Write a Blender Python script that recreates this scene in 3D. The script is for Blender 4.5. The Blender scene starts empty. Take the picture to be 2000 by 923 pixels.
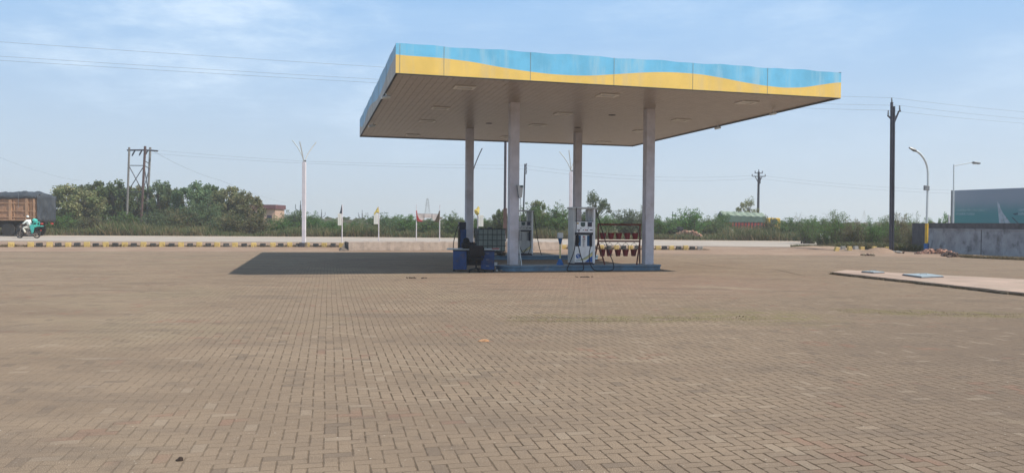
import bpy, bmesh, math, random
from mathutils import Vector, Matrix
R = random.Random(7)
S = bpy.context.scene
COL = S.collection
PI = math.pi
# ------------------------------------------------------------------ camera numbers (photo 2000 x 923)
EYE, F, PITCH, ROLL = 1.6, 1518.85, 0.018, 0.0089

def ray(px, py):
    u, v = px - 1000.0, py - 461.5
    c, s = math.cos(ROLL), math.sin(ROLL)
    u, v = u * c + v * s, -u * s + v * c
    cp, sp = math.cos(PITCH), math.sin(PITCH)
    x, yc, zc = u / F, 1.0, -v / F
    return Vector((x, yc * cp + zc * sp, -yc * sp + zc * cp))
def G(px, py, z=0.0):                       # pixel -> point at height z
    r = ray(px, py); t = (z - EYE) / r.z
    return Vector((r.x * t, r.y * t, z))
def D(px, py, Y):                           # pixel -> point at distance Y
    r = ray(px, py); t = Y / r.y
    return Vector((r.x * t, Y, EYE + r.z * t))
TH = 0.2518
d2 = Vector((math.cos(TH), math.sin(TH), 0)); n2 = Vector((-math.sin(TH), math.cos(TH), 0))
def onaxis(px, P0, dr=None):                # where the vertical plane through P0 along dr meets the pixel column
    dr = dr or d2
    r = ray(px, 440)
    # P0 + t dr = k r
    det = dr.x * (-r.y) - (-r.x) * dr.y
    t = ((-P0.x) * (-r.y) - (-r.x) * (-P0.y)) / det
    return P0 + dr * t

# ------------------------------------------------------------------ mesh builder
class MB:
    def __init__(s): s.v = []; s.f = []; s.m = []; s.mi = 0
    def face(s, pts):
        b = len(s.v); s.v += [tuple(p) for p in pts]; s.f.append(tuple(range(b, b + len(pts)))); s.m.append(s.mi)
    def raw(s, vs, fs):
        b = len(s.v); s.v += [tuple(p) for p in vs]
        for f in fs: s.f.append(tuple(i + b for i in f)); s.m.append(s.mi)
    def box(s, c, d, rz=0, rx=0, ry=0, taper=1.0, bev=0):
        hx, hy, hz = d[0] / 2, d[1] / 2, d[2] / 2
        Rm = Matrix.Rotation(rz, 3, 'Z') @ Matrix.Rotation(ry, 3, 'Y') @ Matrix.Rotation(rx, 3, 'X')
        c = Vector(c)
        if bev <= 0:
            vs = [(-hx, -hy, -hz), (hx, -hy, -hz), (hx, hy, -hz), (-hx, hy, -hz)]
            vs += [(x * taper, y * taper, hz) for x, y in ((-hx, -hy), (hx, -hy), (hx, hy), (-hx, hy))]
            s.raw([c + Rm @ Vector(p) for p in vs], [(0, 3, 2, 1), (4, 5, 6, 7), (0, 1, 5, 4), (1, 2, 6, 5), (2, 3, 7, 6), (3, 0, 4, 7)])
        else:
            b = min(bev, hx * .49, hy * .49, hz * .49)
            rings = []
            for z, k in ((-hz, b), (-hz + b, 0), (hz - b, 0), (hz, b)):
                ax, ay = hx - k, hy - k; bb = b if k == 0 else b * .4
                rings.append([(-ax + bb, -ay, z), (ax - bb, -ay, z), (ax, -ay + bb, z), (ax, ay - bb, z), (ax - bb, ay, z), (-ax + bb, ay, z), (-ax, ay - bb, z), (-ax, -ay + bb, z)])
            vs = [c + Rm @ Vector(p) for r in rings for p in r]
            fs = [tuple(range(7, -1, -1)), tuple(range(24, 32))]
            for k in range(3):
                for i in range(8): fs.append((k * 8 + i, k * 8 + (i + 1) % 8, k * 8 + 8 + (i + 1) % 8, k * 8 + 8 + i))
            s.raw(vs, fs)
    def tube(s, pts, r, n=8, cap=True):
        pts = [Vector(p) for p in pts]; N = len(pts)
        rs = r if isinstance(r, (list, tuple)) else [r] * N
        vs = []; prev = None
        for i, p in enumerate(pts):
            t = (pts[min(i + 1, N - 1)] - pts[max(i - 1, 0)])
            t = t.normalized() if t.length > 1e-9 else Vector((0, 0, 1))
            if prev is None:
                a = Vector((1, 0, 0)) if abs(t.x) < .8 else Vector((0, 1, 0))
                a = (a - t * a.dot(t)).normalized()
            else:
                a = prev - t * prev.dot(t)
                a = a.normalized() if a.length > 1e-6 else t.orthogonal().normalized()
            prev = a; b = t.cross(a)
            for k in range(n):
                an = 2 * PI * k / n
                vs.append(p + (a * math.cos(an) + b * math.sin(an)) * rs[i])
        fs = []
        for i in range(N - 1):
            for k in range(n):
                fs.append((i * n + k, i * n + (k + 1) % n, (i + 1) * n + (k + 1) % n, (i + 1) * n + k))
        if cap: fs += [tuple(range(n - 1, -1, -1)), tuple(range((N - 1) * n, N * n))]
        s.raw(vs, fs)
    def lathe(s, prof, c=(0, 0, 0), n=20, axis='Z'):
        vs = []
        for (r, z) in prof:
            for k in range(n):
                a = 2 * PI * k / n; p = (r * math.cos(a), r * math.sin(a), z)
                if axis == 'Y': p = (p[0], p[2], p[1])
                if axis == 'X': p = (p[2], p[0], p[1])
                vs.append(Vector(c) + Vector(p))
        fs = []
        for i in range(len(prof) - 1):
            for k in range(n): fs.append((i * n + k, i * n + (k + 1) % n, (i + 1) * n + (k + 1) % n, (i + 1) * n + k))
        if prof[0][0] > 1e-6: fs.append(tuple(range(n - 1, -1, -1)))
        if prof[-1][0] > 1e-6: fs.append(tuple(range((len(prof) - 1) * n, len(prof) * n)))
        s.raw(vs, fs)
    def prism(s, poly, z0, z1):
        n = len(poly)
        vs = [(p[0], p[1], z0) for p in poly] + [(p[0], p[1], z1) for p in poly]
        s.raw(vs, [tuple(range(n - 1, -1, -1)), tuple(range(n, 2 * n))] + [(i, (i + 1) % n, n + (i + 1) % n, n + i) for i in range(n)])
    def torus(s, c, Rr, r, axis='Y', N=24, n=8, sq=1.0):
        vs = []
        for i in range(N):
            a = 2 * PI * i / N
            for k in range(n):
                b = 2 * PI * k / n; rr = Rr + r * math.cos(b); h = r * sq * math.sin(b)
                p = (rr * math.cos(a), h, rr * math.sin(a)) if axis == 'Y' else ((h, rr * math.cos(a), rr * math.sin(a)) if axis == 'X' else (rr * math.cos(a), rr * math.sin(a), h))
                vs.append(Vector(c) + Vector(p))
        s.raw(vs, [(i * n + k, i * n + (k + 1) % n, ((i + 1) % N) * n + (k + 1) % n, ((i + 1) % N) * n + k) for i in range(N) for k in range(n)])
    def mesh(s, name, mats, smooth=False):
        me = bpy.data.meshes.new(name); me.from_pydata(s.v, [], s.f)
        mats = mats if isinstance(mats, (list, tuple)) else [mats]
        for m_ in mats: me.materials.append(m_)
        if len(mats) > 1: me.polygons.foreach_set('material_index', s.m)
        if smooth: me.polygons.foreach_set('use_smooth', [True] * len(me.polygons))
        me.update()
        if smooth:
            try: me.set_sharp_from_angle(angle=math.radians(40))
            except Exception: pass
        return me
    def build(s, name, mats, parent=None, smooth=False):
        o = bpy.data.objects.new(name, s.mesh(name, mats, smooth)); COL.objects.link(o)
        if parent: o.parent = parent
        return o

def tag(o, label=None, cat=None, group=None, kind=None):
    if label: o['label'] = label
    if cat: o['category'] = cat
    if group: o['group'] = group
    if kind: o['kind'] = kind
    return o
def thing(name, label, cat, loc=(0, 0, 0), rz=0, group=None):
    o = bpy.data.objects.new(name, None); COL.objects.link(o)
    o.location = loc; o.rotation_euler = (0, 0, rz); o.empty_display_size = .2
    return tag(o, label, cat, group)
def struct(name, mb, mats, smooth=False):
    return tag(mb.build(name, mats, None, smooth), name.replace('_', ' '), None, None, 'structure')
def kids(o): return [c for c in bpy.data.objects if c.parent == o]
def dup(root, loc=None, rz=None, label=None, group=None, scale=None, chmap=None):
    r = root.copy(); COL.objects.link(r)
    if loc is not None: r.location = loc
    if rz is not None: r.rotation_euler = (0, 0, rz)
    if scale: r.scale = scale
    if label: r['label'] = label
    if group: r['group'] = group
    for ch in kids(root):
        c = ch.copy(); COL.objects.link(c); c.parent = r
        for g in kids(ch):
            e = g.copy(); COL.objects.link(e); e.parent = c
    return r

# ------------------------------------------------------------------ materials
class NT:
    def __init__(s, mat): s.t = mat.node_tree; s.n = s.t.nodes; s.l = s.t.links
    def put(s, sock, v):
        if v is None: return
        if isinstance(v, bpy.types.NodeSocket): s.l.new(v, sock)
        else:
            if sock.type == 'RGBA' and len(v) == 3: v = (*v, 1)
            sock.default_value = v
    def m(s, op, a, b=None, c=None, clamp=False):
        x = s.n.new('ShaderNodeMath'); x.operation = op; x.use_clamp = clamp
        s.put(x.inputs[0], a); s.put(x.inputs[1], b); s.put(x.inputs[2], c); return x.outputs[0]
    def mix(s, f, a, b, mode='MIX'):
        x = s.n.new('ShaderNodeMix'); x.data_type = 'RGBA'; x.blend_type = mode
        s.put(x.inputs[0], f); s.put(x.inputs[6], a); s.put(x.inputs[7], b); return x.outputs[2]
    def noise(s, vec, scale, detail=4, rough=.55, out='Fac'):
        x = s.n.new('ShaderNodeTexNoise'); s.put(x.inputs['Vector'], vec); x.inputs['Scale'].default_value = scale
        x.inputs['Detail'].default_value = detail; x.inputs['Roughness'].default_value = rough; return x.outputs[out]
    def ramp(s, v, a, b, lo=0.0, hi=1.0):
        x = s.n.new('ShaderNodeMapRange'); x.interpolation_type = 'SMOOTHSTEP'
        s.put(x.inputs[0], v); s.put(x.inputs[1], a); s.put(x.inputs[2], b); s.put(x.inputs[3], lo); s.put(x.inputs[4], hi); return x.outputs[0]
    def sep(s, v):
        x = s.n.new('ShaderNodeSeparateXYZ'); s.put(x.inputs[0], v); return x.outputs
    def comb(s, a, b, c):
        x = s.n.new('ShaderNodeCombineXYZ'); s.put(x.inputs[0], a); s.put(x.inputs[1], b); s.put(x.inputs[2], c); return x.outputs[0]
    def mapv(s, v, sc=(1, 1, 1), rz=0, loc=(0, 0, 0)):
        x = s.n.new('ShaderNodeMapping'); s.put(x.inputs[0], v); x.inputs['Scale'].default_value = sc
        x.inputs['Rotation'].default_value = (0, 0, rz); x.inputs['Location'].default_value = loc; return x.outputs[0]
    def obj(s): return s.n.new('ShaderNodeTexCoord').outputs['Object']
    def geo(s, k='Position'): return s.n.new('ShaderNodeNewGeometry').outputs[k]
    def bump(s, h, strength=.3, dist=.01):
        x = s.n.new('ShaderNodeBump'); x.inputs['Strength'].default_value = strength; x.inputs['Distance'].default_value = dist
        s.put(x.inputs['Height'], h); return x.outputs[0]
def newmat(name, rough=.8, metal=0.0, spec=.5):
    mt = bpy.data.materials.new(name); mt.use_nodes = True
    t = NT(mt); bs = t.n['Principled BSDF']
    bs.inputs['Roughness'].default_value = rough; bs.inputs['Metallic'].default_value = metal
    bs.inputs['Specular IOR Level'].default_value = spec
    return mt, t, bs
def M(name, col, rough=.75, metal=0.0, var=.18, scale=3.0, bump=.15, bdist=.004, stain=None, samt=.5, sscale=1.5, streak=False, spec=.4):
    mt, t, bs = newmat(name, rough, metal, spec)
    p = t.geo()
    n1 = t.noise(p, scale, 5, .6); n2_ = t.noise(p, scale * 9, 3, .6)
    dark = tuple(c * (1 - var * 1.3) for c in col); lite = tuple(min(1, c * (1 + var)) for c in col)
    c1 = t.mix(t.ramp(n1, .3, .7), dark, lite)
    c1 = t.mix(t.m('MULTIPLY', t.ramp(n2_, .4, .75), var * .9), c1, dark)
    if stain is not None:
        v = t.mapv(p, (sscale, sscale, sscale * (.12 if streak else 1)))
        ns = t.noise(v, 1.0, 6, .65)
        c1 = t.mix(t.ramp(ns, .48, .72, 0, samt), c1, stain)
    t.put(bs.inputs['Base Color'], c1)
    t.put(bs.inputs['Roughness'], t.ramp(n2_, .3, .7, max(.05, rough - .08), min(1, rough + .08)))
    if bump: t.put(bs.inputs['Normal'], t.bump(n2_, bump, bdist))
    return mt
def leafmat(name, cols, dry=None, dryamt=.3, trans=.35, scale=.55):
    mt = bpy.data.materials.new(name); mt.use_nodes = True
    t = NT(mt); t.n.clear()
    out = t.n.new('ShaderNodeOutputMaterial')
    rnd = t.geo('Random Per Island'); p = t.geo()
    oi = t.n.new('ShaderNodeObjectInfo').outputs['Random']
    n1 = t.noise(p, scale, 3, .6)
    c = t.mix(t.ramp(n1, .35, .65), cols[0], cols[1])
    c = t.mix(t.m('MULTIPLY', rnd, .7), c, cols[2])
    if dry is not None:
        nd = t.noise(p, scale * 1.7, 3, .6)
        c = t.mix(t.ramp(t.m('ADD', nd, t.m('MULTIPLY', rnd, .25)), .55, .75, 0, dryamt), c, dry)
    hv = t.n.new('ShaderNodeHueSaturation'); t.put(hv.inputs['Value'], t.m('ADD', t.m('MULTIPLY', oi, .5), .75))
    t.put(hv.inputs['Hue'], t.m('ADD', t.m('MULTIPLY', oi, .035), .4825)); t.put(hv.inputs['Color'], c); c = hv.outputs[0]
    pb = t.n.new('ShaderNodeBsdfPrincipled'); pb.inputs['Roughness'].default_value = .55; pb.inputs['Specular IOR Level'].default_value = .3
    t.put(pb.inputs['Base Color'], c)
    tr = t.n.new('ShaderNodeBsdfTranslucent'); t.put(tr.inputs[0], c)
    mx = t.n.new('ShaderNodeMixShader'); mx.inputs[0].default_value = trans
    t.l.new(pb.outputs[0], mx.inputs[1]); t.l.new(tr.outputs[0], mx.inputs[2]); t.l.new(mx.outputs[0], out.inputs[0])
    return mt

m_conc = M('painted_concrete', (.56, .535, .57), .8, var=.08, stain=(.33, .28, .24), samt=.55, sscale=1.1, streak=False, bump=.25)
m_ceil = M('ceiling_strip', (.34, .295, .26), .36, var=.07, bump=0)
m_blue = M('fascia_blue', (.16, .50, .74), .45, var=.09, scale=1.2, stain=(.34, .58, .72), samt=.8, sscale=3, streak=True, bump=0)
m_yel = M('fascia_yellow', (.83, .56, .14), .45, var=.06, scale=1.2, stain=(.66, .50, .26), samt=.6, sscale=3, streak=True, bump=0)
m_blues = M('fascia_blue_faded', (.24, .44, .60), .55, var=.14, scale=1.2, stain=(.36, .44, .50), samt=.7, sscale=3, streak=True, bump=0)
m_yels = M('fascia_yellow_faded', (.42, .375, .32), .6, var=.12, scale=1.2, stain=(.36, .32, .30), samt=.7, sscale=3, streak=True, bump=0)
m_seam = M('dark_seam', (.06, .065, .07), .7, bump=0)
m_seam2 = M('fascia_joint', (.31, .34, .30), .7, bump=0)
m_deck = M('ceiling_deck', (.22, .19, .17), .7, bump=0)
m_roofsheet = M('roof_sheet', (.3, .3, .32), .6)
m_alu = M('aluminium', (.45, .44, .44), .45, .6, var=.1)
m_isl = M('island_blue', (.115, .20, .28), .65, var=.22, scale=2.5, stain=(.30, .27, .25), samt=.55, sscale=2.2, bump=.3)
m_isltop = M('island_top', (.30, .31, .31), .85, var=.2, stain=(.17, .15, .14), samt=.6)
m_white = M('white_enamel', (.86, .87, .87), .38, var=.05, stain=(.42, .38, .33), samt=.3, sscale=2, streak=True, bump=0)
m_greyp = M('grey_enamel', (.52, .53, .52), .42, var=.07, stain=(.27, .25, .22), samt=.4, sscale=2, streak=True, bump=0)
m_black = M('black_rubber', (.012, .012, .014), .55, var=.2, bump=0)
m_navy = M('navy_plastic', (.012, .016, .035), .4, bump=0)
m_screen = M('display_glass', (.045, .085, .085), .15, bump=0, var=.1)
m_screen2 = M('keypad_glass', (.03, .035, .07), .25, bump=0, var=.1)
m_pblue = M('panel_blue', (.02, .10, .22), .4, bump=0)
m_logo = M('emblem_blue', (.015, .10, .36), .4, bump=0)
m_swy = M('swoosh_yellow', (.62, .55, .27), .4, bump=0)
m_swg = M('swoosh_green', (.16, .27, .26), .4, bump=0)
m_red = M('sticker_red', (.45, .06, .05), .5, bump=0)
m_rust = M('rack_red_oxide', (.16, .045, .032), .7, var=.25, stain=(.12, .07, .045), samt=.6, sscale=8)
m_bucket = M('bucket_red', (.19, .022, .028), .5, var=.2, stain=(.12, .05, .04), samt=.5, sscale=10)
m_sand = M('sand', (.33, .26, .17), .95)
m_desk = M('desk_blue', (.014, .055, .18), .45, .1, var=.2, stain=(.10, .075, .06), samt=.6, sscale=5)
m_desktop = M('desk_top', (.34, .36, .36), .4, var=.12)
m_dark = M('dark_fabric', (.014, .014, .018), .85, var=.3)
m_ibc = M('tank_plastic', (.27, .32, .29), .5, var=.12, stain=(.19, .2, .17), samt=.4)
m_galv = M('galvanised', (.24, .25, .26), .45, .7, var=.15)
m_galvd = M('cage_steel', (.10, .105, .11), .5, .6, var=.15)
m_wood = M('pallet_wood', (.10, .08, .06), .85)
m_pillarw = M('whitewash', (.66, .62, .65), .85, var=.06, stain=(.42, .36, .36), samt=.35, sscale=2, streak=True)
m_silver = M('silver_paint', (.62, .66, .66), .35, .35, var=.05, bump=0)
m_pole = M('rail_pole', (.055, .055, .075), .6, .3, var=.2)
m_polerust = M('rust_pole', (.10, .06, .055), .8, var=.25)
m_polegrey = M('weathered_pole', (.21, .20, .19), .85, var=.2)
m_wire = M('wire', (.27, .30, .34), .6, bump=0)
m_kyel = M('kerb_yellow', (.58, .42, .15), .8, var=.15, stain=(.36, .29, .20), samt=.7, sscale=6)
m_kblk = M('kerb_black', (.055, .056, .058), .8, var=.25, stain=(.2, .18, .15), samt=.5, sscale=6)
m_kgry = M('kerb_grey', (.36, .34, .31), .85, var=.15, stain=(.2, .18, .15), samt=.5, sscale=6)
m_plwall = M('median_concrete', (.42, .34, .285), .9, var=.12, stain=(.17, .14, .12), samt=.6, sscale=1.3, bump=.4, bdist=.02)
m_endw = M('shaded_end', (.15, .125, .105), .9, var=.3)  # shade on the median wall's left end, put into its colour
m_bwall = M('boundary_plaster', (.30, .31, .34), .9, var=.18, scale=1.1, stain=(.06, .06, .07), samt=.8, sscale=1.4, streak=False, bump=.4, bdist=.02)
m_bwalld = M('mouldy_shaded_concrete', (.085, .08, .09), .9, var=.25, stain=(.04, .04, .045), samt=.6, sscale=2.5)  # mould on the coping; also the painted shade of the return wall
m_signw = M('sign_white', (.80, .79, .72), .5, var=.04, stain=(.55, .5, .4), samt=.3, sscale=3, bump=0)
m_flagy = M('flag_yellow', (.62, .50, .16), .8, bump=0)
m_flagd = M('flag_dark', (.05, .06, .08), .8, bump=0)
m_bannr = M('banner_red', (.42, .07, .07), .8, bump=0)
m_bannw = M('banner_pink', (.68, .60, .56), .7, bump=0)
m_poley = M('yellow_paint', (.62, .38, .03), .6, var=.12, stain=(.3, .24, .15), samt=.4, sscale=5)
m_poleb = M('blue_paint', (.02, .12, .35), .6, var=.12)
m_rustbody = M('truck_brown', (.36, .20, .12), .7, var=.14, stain=(.17, .11, .08), samt=.6, sscale=1.8, bump=.2)
m_rustrib = M('truck_rib', (.40, .235, .14), .7, var=.14, stain=(.2, .12, .08), samt=.5, sscale=2)
m_tarp = M('black_tarpaulin', (.045, .052, .062), .6, var=.25, scale=1.2, stain=(.10, .105, .11), samt=.5, sscale=1.1, bump=.5, bdist=.05)
m_tyre = M('tyre', (.03, .029, .028), .85, var=.2)
m_rim = M('rim', (.20, .18, .17), .6, .3)
m_chas = M('chassis', (.018, .017, .018), .8)
m_gtarp = M('green_tarpaulin', (.10, .155, .12), .7, var=.15, scale=1.5, stain=(.19, .23, .18), samt=.5, sscale=.8, bump=.4, bdist=.05)
m_gtarpl = M('green_tarpaulin_pale', (.24, .29, .22), .7, var=.12, scale=1.5)
m_orange = M('cargo_boards', (.36, .12, .05), .7, var=.2)
m_redb = M('red_boards', (.42, .06, .055), .7, var=.2)
m_brick = M('brick', (.42, .22, .155), .9, var=.35, scale=9, stain=(.5, .38, .3), samt=.6, sscale=6)
m_brickd = M('broken_brick_dark', (.12, .08, .065), .9, var=.3, scale=9)
m_peach = M('peach_plaster', (.50, .33, .24), .85, var=.08)
m_roofr = M('roof_red', (.14, .055, .06), .7)
m_bark = M('bark', (.11, .09, .07), .9, var=.25)
m_teal = M('teal_plastic', (.07, .50, .42), .45, var=.1, bump=0)
m_skin = M('skin', (.22, .12, .08), .6, bump=0)
m_shirt = M('white_cotton', (.72, .76, .72), .85, var=.05)
m_cream = M('cream_cotton', (.62, .60, .52), .85, var=.05)
m_bike = M('bike_black', (.02, .02, .022), .35, bump=0)
m_bikesil = M('bike_silver', (.4, .33, .28), .35, .7, bump=0)
m_pad = M('pad_concrete', (.43, .31, .24), .9, var=.14, scale=.8, stain=(.33, .265, .20), samt=.8, sscale=.9, bump=.3)
m_padedge = M('pad_edge_soil', (.13, .10, .07), .95, var=.3, scale=6, stain=(.24, .2, .12), samt=.6, sscale=3)
m_plate = M('cover_plate_blue', (.33, .39, .42), .6, .0, var=.1)
m_flower = M('white_plume', (.72, .72, .66), .9, bump=0)
m_lattice = M('lattice_steel', (.22, .23, .25), .6, .3, bump=0)
m_litter = M('dead_leaf', (.06, .04, .03), .8)
m_litter2 = M('orange_chip', (.50, .27, .14), .8)
m_paper = M('paper', (.7, .7, .68), .8, bump=0)
m_fix = M('light_fixture', (.72, .70, .66), .4, var=.05, bump=0)

lf_dark = leafmat('leaf_dark', ((.055, .092, .03), (.088, .13, .04), (.19, .23, .10)))
lf_olive = leafmat('leaf_olive', ((.095, .13, .045), (.15, .18, .065), (.30, .31, .15)), dry=(.36, .31, .17), dryamt=.6)
lf_green = leafmat('leaf_green', ((.06, .135, .034), (.095, .19, .045), (.17, .27, .08)), trans=.45)
lf_blue = leafmat('leaf_bluegreen', ((.065, .115, .052), (.10, .155, .066), (.19, .24, .12)))
lf_dry = leafmat('weed_dry', ((.13, .105, .055), (.20, .155, .085), (.26, .20, .11)), trans=.3)
lf_weed = leafmat('weed_green', ((.05, .085, .028), (.09, .115, .04), (.15, .15, .065)), dry=(.21, .155, .085), dryamt=.75, trans=.35, scale=.35)

# ------------------------------------------------------------------ paving material (herringbone blocks)
def paving():
    mt, t, bs = newmat('herringbone_paving', .95, 0, .03)
    P = t.geo()
    warp = t.noise(P, .35, 2, .5, 'Color')
    wv = t.n.new('ShaderNodeVectorMath'); wv.operation = 'SCALE'; t.put(wv.inputs[0], warp); wv.inputs[3].default_value = .05
    av = t.n.new('ShaderNodeVectorMath'); av.operation = 'ADD'; t.put(av.inputs[0], P); t.put(av.inputs[1], wv.outputs[0])
    q = t.mapv(av.outputs[0], (10, 10, 10), -(TH - .02) )
    x, y, _ = t.sep(q); x = t.m('MULTIPLY', x, -1.0)
    i = t.m('FLOOR', x); j = t.m('FLOOR', y); fx = t.m('SUBTRACT', x, i); fy = t.m('SUBTRACT', y, j)
    k = t.m('FLOORED_MODULO', t.m('SUBTRACT', i, j), 4.0)
    def eq(v): return t.m('COMPARE', k, float(v), .1)
    k0, k1, k2, k3 = eq(0), eq(1), eq(2), eq(3)
    big = 1.0
    def orr(mask, e): return t.m('ADD', e, t.m('MULTIPLY', mask, big))      # masks an edge out
    eL = orr(k1, t.m('MULTIPLY', fx, .62)); eR = orr(k0, t.m('MULTIPLY', t.m('SUBTRACT', 1.0, fx), .62))
    eB = orr(k2, t.m('MULTIPLY', fy, 1.15)); eT = orr(k3, t.m('MULTIPLY', t.m('SUBTRACT', 1.0, fy), 1.15))
    dst = t.m('MINIMUM', t.m('MINIMUM', eL, eR), t.m('MINIMUM', eB, eT))
    ci = t.m('SUBTRACT', i, k1); cj = t.m('SUBTRACT', j, k2)
    wn = t.n.new('ShaderNodeTexWhiteNoise'); wn.noise_dimensions = '3D'; t.put(wn.inputs[0], t.comb(ci, cj, 0.0))
    rnd = wn.outputs[0]
    wide = t.noise(P, .11, 4, .6); wide2 = t.noise(t.mapv(P, (1, 2.2, 1), -TH), .28, 5, .62)
    fine = t.noise(P, 55, 4, .7); grit = t.noise(P, 150, 3, .75); chip = t.noise(P, 14, 4, .7)
    # joint openness: full on the right and in the middle, silted up towards the left
    px, py, _ = t.sep(P)
    side = t.ramp(t.m('ADD', t.m('DIVIDE', px, t.m('ADD', py, .5)), t.m('MULTIPLY', t.m('SUBTRACT', wide, .5), .9)), -.62, -.08)
    openj = t.m('MULTIPLY', t.m('ADD', t.m('MULTIPLY', side, .72), .28), t.ramp(wide2, .3, .62, .45, 1.0))
    jn = t.m('ADD', dst, t.m('ADD', t.m('MULTIPLY', t.m('SUBTRACT', fine, .5), .09), t.m('MULTIPLY', t.m('SUBTRACT', chip, .5), .20)))
    joint = t.ramp(jn, .008, .062, 1.0, 0.0)
    far = t.ramp(py, 14.0, 34.0, 1.0, .35)
    jm = t.m('MULTIPLY', t.m('MULTIPLY', joint, openj), far)
    c = t.mix(t.ramp(wide2, .3, .7), (.268, .196, .137), (.372, .277, .193))
    c = t.mix(t.m('MULTIPLY', t.ramp(rnd, 0, 1), .17), c, (.20, .155, .12))
    # darker greyer zone bottom right, dusty ochre zone left, red zone by the island
    gz = t.ramp(t.m('ADD', t.m('SUBTRACT', px, t.m('MULTIPLY', py, .35)), t.m('MULTIPLY', wide, 3.0)), -.4, 4.5)
    nearm = t.ramp(py, 9.0, 20.0, 1.0, .15)
    c = t.mix(t.m('MULTIPLY', t.m('MULTIPLY', gz, nearm), .55), c, (.165, .125, .10))
    oc = t.ramp(t.noise(P, .22, 3, .55), .5, .68, 0, .45)
    c = t.mix(t.m('MULTIPLY', oc, t.ramp(px, 1.0, -2.0)), c, (.345, .285, .185))
    rx = t.m('DIVIDE', t.m('SUBTRACT', px, 3.2), 6.0); ry = t.m('DIVIDE', t.m('SUBTRACT', py, 21.5), 5.5)
    rd = t.m('ADD', t.m('MULTIPLY', rx, rx), t.m('MULTIPLY', ry, ry))
    c = t.mix(t.m('MULTIPLY', t.ramp(t.m('ADD', rd, t.m('MULTIPLY', wide2, .9)), 1.6, .45), t.m('ADD', t.m('MULTIPLY', rnd, .3), .35)), c, (.365, .235, .18))
    c = t.mix(t.ramp(rnd, .035, .03, 0, .45), c, (.42, .335, .25))
    c = t.mix(t.ramp(rnd, .965, .97, 0, .4), c, (.13, .105, .09))
    redb = t.m('MULTIPLY', t.ramp(rnd, .82, .86), t.ramp(t.noise(P, .6, 2, .5), .55, .62, 0, .5))
    c = t.mix(redb, c, (.33, .17, .12))
    # mossy strip growing in a seam of the paving
    def seam(x0, y0, x1, y1, w, wob=.5):
        L_ = math.hypot(x1 - x0, y1 - y0); ux, uy = (x1 - x0) / L_, (y1 - y0) / L_
        s_ = t.m('ADD', t.m('MULTIPLY', t.m('SUBTRACT', px, x0), ux), t.m('MULTIPLY', t.m('SUBTRACT', py, y0), uy))
        h_ = t.m('SUBTRACT', t.m('MULTIPLY', t.m('SUBTRACT', py, y0), ux), t.m('MULTIPLY', t.m('SUBTRACT', px, x0), uy))
        h_ = t.m('ADD', h_, t.m('MULTIPLY', t.m('SUBTRACT', t.noise(P, .9, 3, .6), .5), wob))
        a = t.ramp(t.m('ABSOLUTE', h_), w, w * .25)
        return t.m('MULTIPLY', a, t.m('MULTIPLY', t.ramp(s_, -.4, .5), t.ramp(s_, L_ + .8, L_ - .6)))
    a0, a1 = G(1000, 622), G(1500, 620); b0, b1 = G(1640, 606), G(2060, 617); e0, e1 = G(1330, 612), G(1600, 622)
    ms = t.m('MAXIMUM', seam(a0.x, a0.y, a1.x, a1.y, .75, .9), t.m('MAXIMUM', seam(b0.x, b0.y, b1.x, b1.y, .7, .9), seam(e0.x, e0.y, e1.x, e1.y, 1.5, 1.2)))
    ms = t.m('MULTIPLY', ms, t.ramp(t.noise(P, 3.5, 4, .7), .38, .6))
    c = t.mix(t.m('MULTIPLY', ms, .85), c, (.25, .215, .095))
    for (xa_, ya_, xb_, yb_, w_) in ((1350, 558, 1480, 565, .45), (1950, 818, 2030, 828, .10), (1035, 684, 1110, 689, .09), (770, 712, 835, 717, .07), (1180, 700, 1220, 703, .06), (640, 648, 690, 652, .08), (1370, 768, 1430, 772, .06)):
        u_, v_ = G(xa_, ya_), G(xb_, yb_); c = t.mix(t.m('MULTIPLY', seam(u_.x, u_.y, v_.x, v_.y, w_, w_ * 2), t.ramp(chip, .3, .6, .2, .75)), c, (.46, .37, .26))
    for (xa_, ya_, xb_, yb_, w_) in ((1330, 512, 1425, 523, .10), (1515, 526, 1565, 537, .09), (1690, 603, 1790, 613, .05), (1820, 614, 2010, 612, .05), (985, 627, 1240, 626, .05), (300, 489.5, 20, 491.5, .12)):
        u_, v_ = G(xa_, ya_), G(xb_, yb_); c = t.mix(t.m('MULTIPLY', seam(u_.x, u_.y, v_.x, v_.y, w_, w_ * 3), .75), c, (.075, .058, .04))
    # pale scuffs
    sc = t.noise(t.mapv(P, (.5, 3.2, 1), -.06), .55, 5, .65)
    c = t.mix(t.ramp(sc, .62, .74, 0, .6), c, (.44, .36, .27))
    c = t.mix(t.ramp(t.noise(t.mapv(P, (.6, 1.8, 1), .05, (4, 9, 0)), .7, 5, .6), .52, .72, 0, .42), c, (.175, .14, .112))
    c = t.mix(t.ramp(t.noise(P, 1.7, 5, .7), .52, .70, 0, .5), c, (.16, .125, .10))
    c = t.mix(t.ramp(t.noise(t.mapv(P, (.25, 1.1, 1), .12, (2, 3, 0)), .9, 4, .6), .55, .68, 0, .5), c, (.17, .135, .11))
    c = t.mix(t.ramp(grit, .40, .62, 0, .75), c, (.15, .112, .085))
    c = t.mix(t.ramp(grit, .46, .33, 0, .65), c, (.52, .42, .31))
    c = t.mix(t.ramp(t.noise(P, 42, 1, .5), .755, .79, 0, .85), c, (.68, .62, .52))
    c = t.mix(t.ramp(chip, .60, .75, 0, .4), c, (.15, .115, .09))
    c = t.mix(t.m('MULTIPLY', jm, .86), c, (.052, .035, .023))
    t.put(bs.inputs['Base Color'], c)
    tilt = t.m('MULTIPLY', rnd, .22)
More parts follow.
